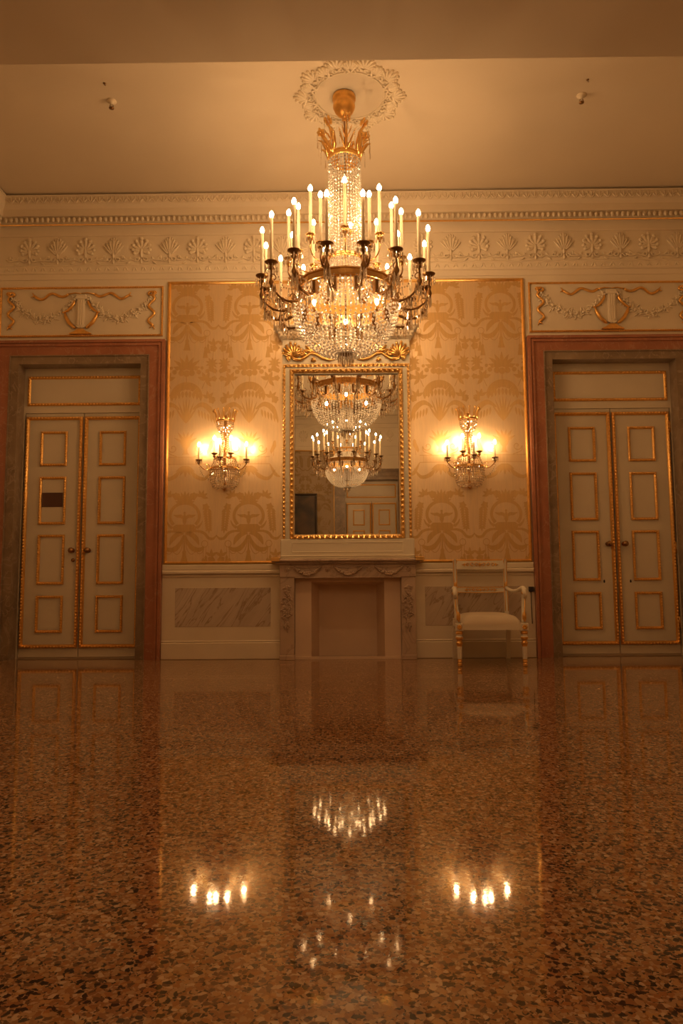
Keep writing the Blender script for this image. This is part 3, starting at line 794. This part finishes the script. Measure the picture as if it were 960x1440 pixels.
# ------------------------------------------------------------------ chandelier
ZB = 2.24
def chain(m, pts, size, h, gap=1.):
    """string of cut beads along a polyline"""
    pts = [Vector(p) for p in pts]
    seg = [(pts[i+1]-pts[i]).length for i in range(len(pts)-1)]; T = sum(seg); n = max(2, int(T/(h*2*gap)))
    for k in range(n):
        d = T*(k+.5)/n; i = 0
        while i < len(seg)-1 and d > seg[i]: d -= seg[i]; i += 1
        p = pts[i].lerp(pts[i+1], d/seg[i]); m.bead(p, size*random.uniform(.85, 1.1), h*.95)
def rot(r, a, z): return (r*math.cos(a), r*math.sin(a), z)
ME = {}
def lamp_set(prefix, cl, cr, br, bh, pr, bm):
    """candle sleeve, bulb and drip pan with origin at the pan"""
    m = MB(); m.lathe([(cr*.9, .0), (cr, .004), (cr, cl), (cr*.8, cl+.006)], 10); c = m.mesh('candle', ['candle'])
    m = MB(); m.lathe([(br*.45, cl+.004), (br*.85, cl+bh*.25), (br, cl+bh*.45), (br*.8, cl+bh*.72), (br*.3, cl+bh*.95), (.001, cl+bh)], 8); b = m.mesh('bulb', [bm])
    m = MB(); m.lathe([(.003, -pr*1.55), (pr*.16, -pr*1.5), (pr*.16, -pr*1.2), (pr*.42, -pr*1.05), (pr*.5, -pr*.8), (pr*.26, -pr*.62), (pr*.36, -pr*.5), (pr*.72, -pr*.22), (pr, -pr*.05), (pr*1.02, .002), (pr*.9, .004), (pr*.4, -.004), (.003, -.004)], 16)
    p = m.mesh('drip_pan', ['bronze']); return c, b, p
CA, BU, PA = lamp_set('c', .318, .0115, .0165, .056, .046, 'bulb')
def scroll_arm(r0, z0, r1, z1, dip, t=.008):
    """bronze arm in the x-z plane from the ring out to the pan"""
    m = MB(); pts = []
    P0, P1, P2, P3 = Vector((r0,0,z0)), Vector((r0+.3*(r1-r0),0,z0-dip*1.5)), Vector((r1+.02,0,z0-dip*1.2)), Vector((r1,0,z1))
    for i in range(15):
        s = i/14; pts.append(P0*(1-s)**3+P1*3*(1-s)**2*s+P2*3*(1-s)*s*s+P3*s**3)
    m.tube(pts, [t*1.3+(t*.7-t*1.3)*i/14 for i in range(15)], 7); return m, pts
def arm_meshes():
    # lower tier
    m, pts = scroll_arm(.375, 2.70, .616, 2.84, .055, .0085)
    for k in (4, 7, 10): m.blob(*pts[k], .018, .010, .013, 8, 5)
    for j, (x, z, r) in enumerate(((.60, 2.80, .026), (.44, 2.69, .030))):
        m.tube([(x+(r*(1-.05*i))*math.cos(i*.6), 0, z+(r*(1-.05*i))*math.sin(i*.6)) for i in range(11)], .0045, 5)
    m.lathe([(.003,2.72),(.012,2.735),(.02,2.76),(.012,2.785),(.006,2.83)], 10, (.616, 0)); m.box(.35, .395, -.014, .014, 2.69, 2.78)
    ME['arm1'] = m.mesh('arm', ['bronze'])
    c = MB()
    for k in range(7):      # drops hung on the arm and pan
        p = pts[3+k]; c.prism_drop((p.x, random.uniform(-.012,.012), p.z-.012), .055+.02*(k % 3), .0065)
    for k in range(10): a = 2*PI*k/10; c.prism_drop((.616+.043*math.cos(a), .043*math.sin(a), 2.880), .052, .0055)
    for k in range(6): a = 2*PI*k/6; c.prism_drop((.606+.02*math.cos(a), .02*math.sin(a), 2.745), .09, .007)
    chain(c, [(.39,0,2.80), (.45,0,2.745), (.52,0,2.745), (.60,0,2.87)], .008, .009, 1.05)
    for x, z in ((.43,2.755),(.48,2.738),(.54,2.752)): c.prism_drop((x,0,z), .05, .006)
    ME['drop1'] = c.mesh('crystal_drops', ['clear'])
    # middle tier, rising from the main ring
    m, pts = scroll_arm(.36, 2.90, .44, 2.955, .035, .007)
    m.tube([(.30, 0, 2.86), (.34, 0, 2.90), (.36, 0, 2.90)], .008, 6); m.petal(.36, 2.85, .3, .10, .022, .03, 0)
    ME['arm3'] = m.mesh('arm', ['bronze'])
    c = MB()
    for k in range(8): a = 2*PI*k/8; c.prism_drop((.44+.036*math.cos(a), .036*math.sin(a), 2.995), .045, .005)
    ME['drop3'] = c.mesh('crystal_drops', ['clear'])
    # upper tier
    m, pts = scroll_arm(.150, 3.055, .348, 3.09, .075, .0055)
    m.tube([(.19+(.022*(1-.05*i))*math.cos(i*.6), 0, 3.03+(.022*(1-.05*i))*math.sin(i*.6)) for i in range(11)], .004, 5)
    ME['arm2'] = m.mesh('arm', ['brass'])
    c = MB()
    for k in range(8): a = 2*PI*k/8; c.prism_drop((.348+.03*math.cos(a), .03*math.sin(a), 3.125), .04, .0045)
    ME['drop2'] = c.mesh('crystal_drops', ['clear'])
arm_meshes()
m = MB(); m.lathe([(.003,-.062),(.008,-.058),(.008,-.045),(.022,-.035),(.024,-.025),(.012,-.018),(.03,-.004),(.034,.002),(.028,.004),(.003,-.003)], 16); PAS = m.mesh('drip_pan', ['brass'])

def bowl_profile():
    pts = [(.358, 2.80), (.376, 2.755), (.390, 2.70)]
    for i in range(1, 15):
        t = i/14*PI/2*.93; pts.append((.390*math.cos(t)**.82, 2.70-.352*math.sin(t)))
    return pts
def shared_meshes():
    m = MB(); bp = bowl_profile(); N = 64
    for k in range(N):
        a = 2*PI*k/N; pts = bp if k % 2 == 0 else bp[:11]
        pts2 = [rot(r, a, z) for r, z in pts]
        chain(m, pts2, .0112 if k % 2 == 0 else .0105, .0138, 1.04)
    for k in range(N//2):   # loops under the ring
        a = 2*PI*(k+.5)/(N/2); m.prism_drop(rot(.372, a, 2.80), .05, .006)
    ME['bowl'] = m.mesh('bowl_beads', ['crystal'])
    m = MB(); N = 48
    for k in range(N):
        a = 2*PI*k/N; chain(m, [rot(r, a, z) for r, z in ((.150,3.045),(.175,2.985),(.225,2.93),(.29,2.885),(.352,2.862))], .0105, .0125, 1.03)
    ME['skirt'] = m.mesh('skirt_beads', ['crystal'])
    # main ring with inner face
    m = MB(); m.ringband(.343, .352, 2.790, 2.860, 64, 1); m.ringband(.352, .372, 2.812, 2.850, 16); m.ringband(.352, .380, 2.850, 2.860, 16); m.ringband(.352, .380, 2.802, 2.812, 16)
    ME['ring'] = m.mesh('main_ring', ['brass', 'gold'])
    m = MB(); m.ringband(.141, .158, 3.045, 3.075, 48); m.ringband(.158, .163, 3.055, 3.066, 48)
    ME['ring2'] = m.mesh('upper_ring', ['brass'])
    m = MB(); m.lathe([(.003,2.385),(.06,2.38),(.066,2.37),(.05,2.352),(.02,2.34),(.004,2.335)], 20)
    ME['fin'] = m.mesh('bottom_plate', ['bronze'])
    m = MB()
    for k in range(18): m.prism_drop(rot(.056, 2*PI*k/18, 2.362), .075, .006)
    for k in range(10): m.prism_drop(rot(.03, 2*PI*k/10, 2.35), .09, .006)
    ME['fringe'] = m.mesh('crystal_fringe', ['clear'])
    m = MB(); m.blob(0, 0, 0, .0145, .0145, .021, 10, 7); ME['ibulb'] = m.mesh('bulb', ['inner'])
    m = MB(); m.lathe([(.016,-.07),(.018,-.05),(.014,-.025)], 10); m.tube([(0,0,-.06),(.04,0,-.075),(.10,0,.08)], .004, 5); ME['isock'] = m.mesh('inner_lamp', ['brass'])
    # crown leaf: tall curling leaf with a lily tip
    m = MB()
    m.tube([(.112,0,3.87),(.118,0,3.93),(.128,0,3.99),(.150,0,4.045),(.185,0,4.085),(.21,0,4.095)], [.020,.024,.020,.014,.009,.004], 8, flat=.45)
    for s_ in (-1, 1):
        m.tube([(.116,s_*.012,3.88),(.135,s_*.035,3.945),(.165,s_*.055,3.985),(.19,s_*.06,3.99)], [.010,.014,.009,.003], 6, flat=.5)
        m.tube([(.125,s_*.01,3.96),(.145,s_*.028,4.01),(.170,s_*.036,4.03)], [.008,.010,.003], 6, flat=.5)
    for a in range(6): m.ell((.172+.022*math.cos(a*1.05), .022*math.sin(a*1.05), 4.085+.012*(a % 2)), (.014,0,.004), (0,.010,0), (.004,0,.024), 6, 4)
    ME['leaf'] = m.mesh('crown_leaf', ['gold'])
    m = MB()
    for rr, z, w in ((.205, 4.08, 0), (.187, 3.98, .055), (.187, 3.98, -.055)):
        p = (rr, w, z); chain(m, [p, (p[0], p[1], z-.06)], .005, .006, 1.2); m.prism_drop((p[0], p[1], z-.06), .06, .0045)
    ME['cdrops'] = m.mesh('crown_drops', ['clear'])
    m = MB(); m.ringband(.108, .122, 3.850, 3.862, 40); m.ringband(.112, .117, 3.862, 3.878, 40); m.ringband(.110, .125, 3.878, 3.886, 40); ME['ring3'] = m.mesh('crown_ring', ['gold'])
    m = MB(); m.lathe([(.085,4.37),(.088,4.36),(.088,4.335),(.080,4.33),(.080,4.30),(.084,4.295),(.083,4.275),(.07,4.245),(.045,4.215),(.02,4.20),(.016,4.195),(.016,4.175),(.006,4.172)], 28); ME['canopy'] = m.mesh('canopy', ['gold_matte'])
shared_meshes()
def chandelier(x, y, label, drop=0.):
    r = tag(empty('chandelier', (x, y, ZB)), label, 'chandelier'); L = (0, 0, -ZB); LD = (0, 0, -ZB-drop)
    inst('canopy', ME['canopy'], r, (0, 0, -ZB-(CZ-LZ if False else 0)))
    top = 4.18-(CZ-LZ if False else 0)
    m = MB(); m.tube([(0,0,top), (.003,0,top-.05), (0,0,2.40)], .006, 8); m.build('rod', 'bronze', r, L)
    for k in range(7):
        tag(inst('crown_drops', ME['cdrops'], inst('crown_leaf', ME['leaf'], r, LD, -PI/2+2*PI*k/7+.12)), kind='stuff')
    inst('crown_ring', ME['ring3'], r, LD)
    m = MB(); N = 32
    for k in range(N):
        a = 2*PI*k/N; zt = 3.85-drop
        chain(m, [rot(.116, a, zt), rot(.119, a, zt-.35*(zt-3.07)), rot(.135, a, zt-.8*(zt-3.07)), rot(.148, a, 3.07)], .0100, .0130, 1.03)
    tag(m.build('neck_beads', 'crystal', r, L), kind='stuff')
    inst('upper_ring', ME['ring2'], r, L); inst('main_ring', ME['ring'], r, L)
    tag(inst('skirt_beads', ME['skirt'], r, L), kind='stuff'); tag(inst('bowl_beads', ME['bowl'], r, L), kind='stuff')
    f = inst('bottom_plate', ME['fin'], r, L); inst('crystal_fringe', ME['fringe'], f)
    def arm(key, rad, zp, a, pan):
        o = inst('arm', ME['arm'+key], r, L, a); inst('candle', CA, o, (rad, 0, zp)); inst('bulb', BU, o, (rad, 0, zp)); inst('drip_pan', pan, o, (rad, 0, zp)); tag(inst('crystal_drops', ME['drop'+key], o), kind='stuff')
    for k in range(16): arm('1', .616, 2.905, -PI/2+2*PI*(k+.5)/16, PA)
    for k in range(8): arm('3', .44, 3.01, -PI/2+2*PI*(k+.5)/8, PAS)
    for k in range(8): arm('2', .348, 3.15, -PI/2+2*PI*k/8, PAS)
    o = inst('inner_lamp', ME['isock'], r, (.045, -.03, 3.33-ZB), 0); inst('bulb', ME['ibulb'], o)
    for k in range(3):
        a = PI/2+2*PI*k/3; o = inst('inner_lamp', ME['isock'], r, (.26*math.cos(a), .26*math.sin(a), 2.70-ZB), a); inst('bulb', ME['ibulb'], o)
    return r
chandelier(.0, 5.09, 'large crystal chandelier with lit electric candles hanging in front of the mirror')
chandelier(.0, .2, 'crystal chandelier in the rear room, seen smaller in the mirror')

# ------------------------------------------------------------------ wall sconces
SM = {}
def sconce_meshes():
    ZS = 0.; Y0 = -.10
    # local: origin on the wall at the bottom of the basket; y negative = into the room
    m = MB(); half = [(-PI+PI*k/12) for k in range(13)]
    def half_ring(r, z0, z1, t):
        rr = [[(q*math.cos(a), Y0*.0+q*math.sin(a), z) for q, z in ((r-t, z0), (r, z0), (r, z1), (r-t, z1))] for a in half]
        m.rings(rr, 0, False, True, True)
    half_ring(.135, .190, .208, .012); half_ring(.10, .285, .297, .01); half_ring(.088, .635, .65, .014)
    m.bbox(-.013, .013, -.008, 0, .05, .70, .002); m.tube([(0,-.06,.2),(0,-.055,.45),(0,-.05,.64)], .006, 8)
    m.box(-.13, .13, -.008, 0, .188, .21); m.lathe([(.004,-.012),(.014,0),(.03,.02),(.03,.026),(.004,.03)], 12, (0, -.035))
    SM['frame'] = m.mesh('wall_bracket', ['brass'])
    m = MB()
    for k in range(7):
        a = -PI+PI*(k)/6; cx, cy = .086*math.cos(a), .086*math.sin(a)-.002
        o = (math.cos(a), math.sin(a))
        m.tube([(cx, cy, .65), (cx*1.0, cy*1.0, .69), (cx+o[0]*.010, cy+o[1]*.010, .725), (cx+o[0]*.034, cy+o[1]*.034, .742)], [.004,.0065,.005,.0025], 6)
        m.blob(cx+o[0]*.018, cy+o[1]*.018, .742, .008, .008, .011, 6, 4)
    SM['crown'] = m.mesh('crown', ['gold'])
    m = MB()
    for k in range(23):
        a = -PI+PI*(k+.5)/23
        pts = [(.135,.19),(.138,.13),(.130,.075),(.108,.030),(.06,.006)]
        chain(m, [(r*math.cos(a), r*math.sin(a)-.004, z) for r, z in pts], .0075, .0095, 1.05)
    for k in range(18):
        a = -PI+PI*(k+.5)/18; m.prism_drop((.128*math.cos(a), .128*math.sin(a)-.004, .188), .07, .006)
        m.prism_drop((.09*math.cos(a), .09*math.sin(a)-.004, .12), .07, .006)
    SM['basket'] = m.mesh('basket_crystals', ['clear'])
    m = MB()
    for k in range(15):
        a = -PI+PI*(k+.5)/15
        chain(m, [(r*math.cos(a), r*math.sin(a)-.004, z) for r, z in ((.10,.287),(.112,.25),(.13,.21))], .0075, .0085, 1.05)
        chain(m, [(r*math.cos(a), r*math.sin(a)-.004, z) for r, z in ((.080,.635),(.078,.59),(.060,.55),(.034,.52))], .007, .0085, 1.05)
    for k in range(9):
        a = -PI+PI*(k+.5)/9; chain(m, [(r*math.cos(a), r*math.sin(a)-.004, z) for r, z in ((.034,.52),(.033,.42),(.05,.34),(.09,.295))], .007, .0085, 1.1)
    SM['neck'] = m.mesh('neck_crystals', ['clear'])
sconce_meshes()
SCA, SBU, SPA = lamp_set('s', .118, .0085, .0135, .046, .030, 'sconce_bulb')
def sconce(x, z, label):
    r = tag(empty('wall_sconce', (x, W-.006, z)), label, 'wall sconce')
    inst('wall_bracket', SM['frame'], r); inst('crown', SM['crown'], r); tag(inst('basket_crystals', SM['basket'], r), kind='stuff'); tag(inst('neck_crystals', SM['neck'], r), kind='stuff')
    for (ex, ey, zp, z0, r0) in ((-.215, -.13, .262, .2, .13), (.215, -.13, .262, .2, .13), (-.0, -.27, .262, .2, .13), (-.075, -.135, .320, .29, .09), (.075, -.135, .320, .29, .09)):
        a = math.atan2(ey, ex); d = math.hypot(ex, ey)
        p0 = Vector((r0*math.cos(a), r0*math.sin(a), z0)); p3 = Vector((ex, ey, zp-.04))
        dd = (p3-p0); pts = []
        for i in range(10):
            t = i/9; pts.append((p0.x+dd.x*t, p0.y+dd.y*t, p0.z+dd.z*t*t-.028*math.sin(PI*t)*(1 if d > .16 else .4)))
        m = MB(); m.tube(pts, [.007-.003*i/9 for i in range(10)], 6)
        sx = p0.x+dd.x*.3; sy = p0.y+dd.y*.3; un = Vector((math.cos(a), math.sin(a)))
        if d > .16: m.tube([(sx+un.x*.016*math.cos(i*.6), sy+un.y*.016*math.cos(i*.6), p0.z+.012+.016*math.sin(i*.6)) for i in range(10)], .003, 5)
        o = m.build('arm', 'brass', r)
        inst('candle', SCA, o, (ex, ey, zp)); inst('bulb', SBU, o, (ex, ey, zp)); inst('drip_pan', SPA, o, (ex, ey, zp))
        if d > .16:
            c = MB()
            for k in range(8): b = 2*PI*k/8; c.prism_drop((ex+.026*math.cos(b), ey+.026*math.sin(b), zp-.004), .03, .004)
            chain(c, [(ex, ey, zp-.06), (ex*.85, ey*.85, zp-.14), (ex*.62, ey*.62, zp-.17), (p0.x*.9, p0.y*.9, p0.z-.06)], .006, .008, 1.1)
            for t in (.95, .8, .65): c.prism_drop((ex*t, ey*t, zp-.10-(.95-t)*.2), .035, .004)
            tag(c.build('crystal_drops', 'clear', o), kind='stuff')
    return r
sconce(-1.125, 1.535, 'lit crystal wall sconce on the damask panel nearer the door with the brown plaque')
sconce(1.125, 1.535, 'lit crystal wall sconce on the damask panel above the armchair')

# ------------------------------------------------------------------ armchair
ch = tag(empty('armchair', (1.175, 6.125, 0), math.radians(-2)), 'ivory armchair with gilt carving and pale upholstered seat, standing against the wainscot', 'armchair')
G = ['white_frame', 'gold_matte']
for s in (-1, 1):
    m = MB()
    prof = [(.013,0),(.018,.006),(.018,.02),(.014,.03),(.019,.04),(.016,.05),(.018,.06),(.020,.16),(.0215,.172),(.026,.18),(.026,.192),(.020,.20),(.020,.212),(.030,.222),(.030,.236),(.022,.244),(.026,.258),(.030,.27),(.024,.28),(.027,.285)]
    mis = [1,1,1,1,1,1,0,1,1,1,1,1,1,1,0,0,1,1,1]
    m.lathe(prof, 16, (s*.262, -.27), mis=mis); m.bbox(s*.262-.030, s*.262+.030, -.300, -.240, .285, .345, .004, 0)
    l = m.build('front_leg', G, ch)
    m = MB()
    for k in range(8): m.petal(s*.262, .315, k*PI/4, .024, .012, .006, -.302)
    m.build('gilt_rosette', 'gold_matte', l)
    m = MB(); x = s*.235   # rear leg raking back
    m.rings([[(x-.018+dx*.036, yy+dy*.036, z) for dx, dy in ((0,0),(1,0),(1,1),(0,1))] for yy, z in ((.30,0),(.272,.12),(.25,.25),(.24,.36))], 0, False)
    m.build('rear_leg', G, ch)
    # back post with gilt edge
    m = MB(); ys = [(.235,.34),(.236,.42),(.245,.52),(.262,.62),(.270,.70),(.272,.78),(.268,.83),(.262,.868),(.258,.880)]
    ws = [.036,.034,.032,.036,.034,.032,.036,.038,.030]
    m.rings([[(s*.222-w/2+dx*w, yy+dy*.030, z) for dx, dy in ((0,0),(1,0),(1,1),(0,1))] for (yy, z), w in zip(ys, ws)], 0, False)
    for e in (-1, 1): m.tube([(s*.222+e*w*.36, yy-.001, z) for (yy, z), w in zip(ys[1:], ws[1:])], .0035, 5, 1)
    m.petal(s*.222, .60, 0, .08, .026, .008, .252, mi=1)
    m.build('back_post', G, ch)
    # arm and its support
    m = MB()
    m.tube([(s*.225,.250,.625),(s*.232,.19,.612),(s*.25,.10,.598),(s*.268,.0,.602),(s*.280,-.10,.622),(s*.284,-.17,.626),(s*.284,-.22,.612),(s*.284,-.243,.585),(s*.284,-.235,.558),(s*.284,-.21,.552)], [.016,.015,.015,.016,.019,.020,.020,.019,.016,.010], 9, 0)
    m.tube([(s*.284,-.225,.60),(s*.282,-.205,.54),(s*.276,-.212,.47),(s*.268,-.24,.40),(s*.263,-.268,.345)], [.014,.016,.017,.018,.022], 9, 0)
    m.tube([(s*.284,-.232,.54),(s*.280,-.229,.47),(s*.270,-.259,.40),(s*.264,-.290,.36)], [.003,.005,.007,.008], 6, 1)
    for e in (-1, 1): m.tube([(s*.284+e*.019, -.222+.014*math.cos(i*.7)*(1-.08*i), .585+.014*math.sin(i*.7)*(1-.08*i)) for i in range(9)], .004, 5, 1)
    m.petal(s*.266, .35, 0, .09, .034, .010, -.272, mi=1)
    m.build('arm', G, ch)
# seat rail and upholstered seat
m = MB(); m.box(-.235, .235, -.285, -.262, .292, .335); m.box(-.235, .235, .225, .25, .292, .36)
for s in (-1, 1): a, b = sorted((s*.225, s*.25)); m.box(a, b, -.27, .25, .292, .345)
m.build('seat_rail', 'white_frame', ch)
m = MB(); N = 14; top = []
def sx(u, v):   # superellipse corners
    k = max(abs(u), abs(v)); return u*.252*(1-.03*v*v), -.018+v*.262
vs = []; fs = []
for i in range(N+1):
    for j in range(N+1):
        u, v = -1+2*j/N, -1+2*i/N; x, y = sx(u, v)
        h = .352+.062*((1-abs(u)**4)*(1-abs(v)**4))**.42+.012*(v > 0)*v*(1-u**4); vs.append((x, y, h))
for i in range(N):
    for j in range(N): fs.append((i*(N+1)+j, i*(N+1)+j+1, (i+1)*(N+1)+j+1, (i+1)*(N+1)+j))
edge = [j for j in range(N+1)]+[(i)*(N+1)+N for i in range(1,N+1)]+[N*(N+1)+j for j in range(N-1,-1,-1)]+[i*(N+1) for i in range(N-1,0,-1)]
o = len(vs)
for e in edge: vs.append((vs[e][0]*1.01, vs[e][1]*1.01 if vs[e][1] < 0 else vs[e][1], .318))
for q in range(len(edge)): w = (q+1) % len(edge); fs.append((edge[q], o+q, o+w, edge[w]))
o2 = len(vs)
for e in edge: vs.append((vs[e][0], vs[e][1], .296))
for q in range(len(edge)): w = (q+1) % len(edge); fs.append((o+q, o2+q, o2+w, o+w))
m.add(vs, fs, 0, True)
m.build('seat', 'seat', ch)
# crest rail and cross rail, slightly bowed
def bowed(z0, z1, name, edges):
    m = MB(); rr = []
    for i in range(13):
        t = -1+i/6; x = t*.212; y = .262-.0+.012*(1-t*t); dz = .006*(1-t*t)
        rr.append([(x, y, z0-dz), (x, y, z1-dz*.4), (x, y+.02, z1-dz*.4), (x, y+.02, z0-dz)])
    m.rings(rr, 0, False)
    for e in edges: m.tube([(r[0][0], r[0][1]-.001, (z0 if e == 0 else z1)+(r[0][2]-z0)*(1 if e == 0 else .4)) for r in rr], .0038, 5, 1)
    return m.build(name, G, ch)
def orn(z, w, parent, h):
    m = MB()
    for s in (-1, 1):
        for c0, rr in ((.028, .014), (.062, .016), (.096, .012)):
            m.tube([(s*(c0*w+rr*(1-.06*i)*math.cos(i*.6)), .2665, z+h*rr*(1-.06*i)*math.sin(i*.6)) for i in range(11)], .0032, 5)
            m.petal(s*c0*w, z-.01*h, s*.6, .022*h, .009, .004, .2665)
        for a in (-.9, 0, .9): m.petal(s*.115*w, z, s*(PI/2+a), .03 if a == 0 else .018, .010, .004, .264)
    for k in range(6): m.petal(0, z, k*PI/3, .016*h, .008, .005, .270)
    return m.build('gilt_ornament', 'gold_matte', parent)
o = bowed(.795, .868, 'crest_rail', ()); orn(.832, 1.15, o, 1.45)
o = bowed(.588, .632, 'cross_rail', (0, 1)); orn(.608, 1.0, o, .9)

# ------------------------------------------------------------------ small fittings
for x, y, lb in ((-1.779, 5.11, 'small round ceiling sprinkler on the side of the door with the brown plaque'), (1.808, 5.112, 'small round ceiling sprinkler on the side of the armchair')):
    m = MB(); m.lathe([(.036,0),(.038,-.004),(.028,-.012),(.016,-.016),(.012,-.03),(.006,-.032)], 16)
    r = m.build('ceiling_sprinkler', 'relief', None, (x, y, CZ)); tag(r, lb, 'sprinkler')
    m = MB()
    for s in (-1, 1): m.tube([(s*.009,0,-.03),(s*.014,0,-.042),(s*.006,0,-.055)], .0028, 5)
    m.lathe([(.003,-.064),(.019,-.062),(.019,-.056),(.003,-.054)], 12); m.build('deflector', 'bronze', r)
for x, y, lb in ((-1.767, 4.915, 'tiny dark ceiling hook close to the sprinkler on the plaque door side'), (1.80, 4.941, 'tiny dark ceiling hook close to the sprinkler on the armchair side')):
    m = MB(); m.lathe([(.010,0),(.010,-.004),(.004,-.006)], 10); m.tube([(0,0,-.004),(0,0,-.014),(.006,0,-.02),(.010,0,-.014)], .002, 5)
    tag(m.build('ceiling_hook', 'bronze', None, (x, y, CZ)), lb, 'hook')
r = tag(empty('wall_socket', (1.655, W-.013, .61)), 'small dark wall box with a thin cable on the wainscot beside the armchair', 'wall socket')
m = MB(); m.bbox(-.020, .024, -.028, 0, -.022, .022, .004); m.build('box', 'black', r)
m = MB(); m.tube([(0,-.008,-.02),(.001,-.006,-.15),(.003,-.006,-.31)], .0035, 6); m.build('cable', 'black', r)

# picture on the rear wall
r = tag(empty('framed_painting', (-1.20, RW+.006, 1.3), PI), 'dark framed painting on the damask of the rear wall, seen in the mirror', 'painting')
m = MB(); m.frame(-.55, .55, 0, 1.27, 0, .05, .045); m.box(-.52, .52, -.02, 0, .02, 1.25); m.build('frame', 'dark_frame', r)
m = MB(); m.box(-.50, .50, -.026, -.02, .05, 1.22); m.build('canvas', 'canvas', r)
m = MB(); m.lathe([(.012,1.31),(.014,1.33),(.005,1.345)], 10, (0,-.01)); m.tube([(0,-.01,1.32),(0,-.01,1.27)], .002, 5); m.build('hanging_knob', 'knob', r)

# ------------------------------------------------------------------ camera
f = 1000.; P = math.radians(5.44); YAW = math.radians(.46); ROLL = math.radians(.40)
F = Vector((-math.sin(YAW)*math.cos(P), math.cos(YAW)*math.cos(P), math.sin(P))); R = Vector((math.cos(YAW), math.sin(YAW), 0)); U = R.cross(F)
R2 = R*math.cos(ROLL)-U*math.sin(ROLL); U2 = R*math.sin(ROLL)+U*math.cos(ROLL)
cam = bpy.data.cameras.new('camera'); co = bpy.data.objects.new('camera', cam); C.objects.link(co)
mat = Matrix((R2, U2, -F)).transposed().to_4x4(); mat.translation = Vector((0, 0, .706)); co.matrix_world = mat
cam.sensor_fit = 'VERTICAL'; cam.sensor_height = 36; cam.sensor_width = 24; cam.lens = 36*f/1440; cam.clip_start = .05
sc.camera = co

# ------------------------------------------------------------------ world and render look
w = bpy.data.worlds.new('world'); sc.world = w; w.use_nodes = True
w.node_tree.nodes['Background'].inputs[0].default_value = (0, 0, 0, 1)
sc.view_settings.view_transform = 'Standard'; sc.view_settings.look = 'None'; sc.view_settings.gamma = 1; sc.view_settings.use_curve_mapping = False
sc.view_settings.exposure = -.24
cy = sc.cycles
cy.use_denoising = True; cy.max_bounces = 10; cy.diffuse_bounces = 4; cy.glossy_bounces = 5; cy.transmission_bounces = 6; cy.transparent_max_bounces = 32
cy.caustics_reflective = False; cy.caustics_refractive = False; cy.sample_clamp_indirect = 6.; cy.use_light_tree = True
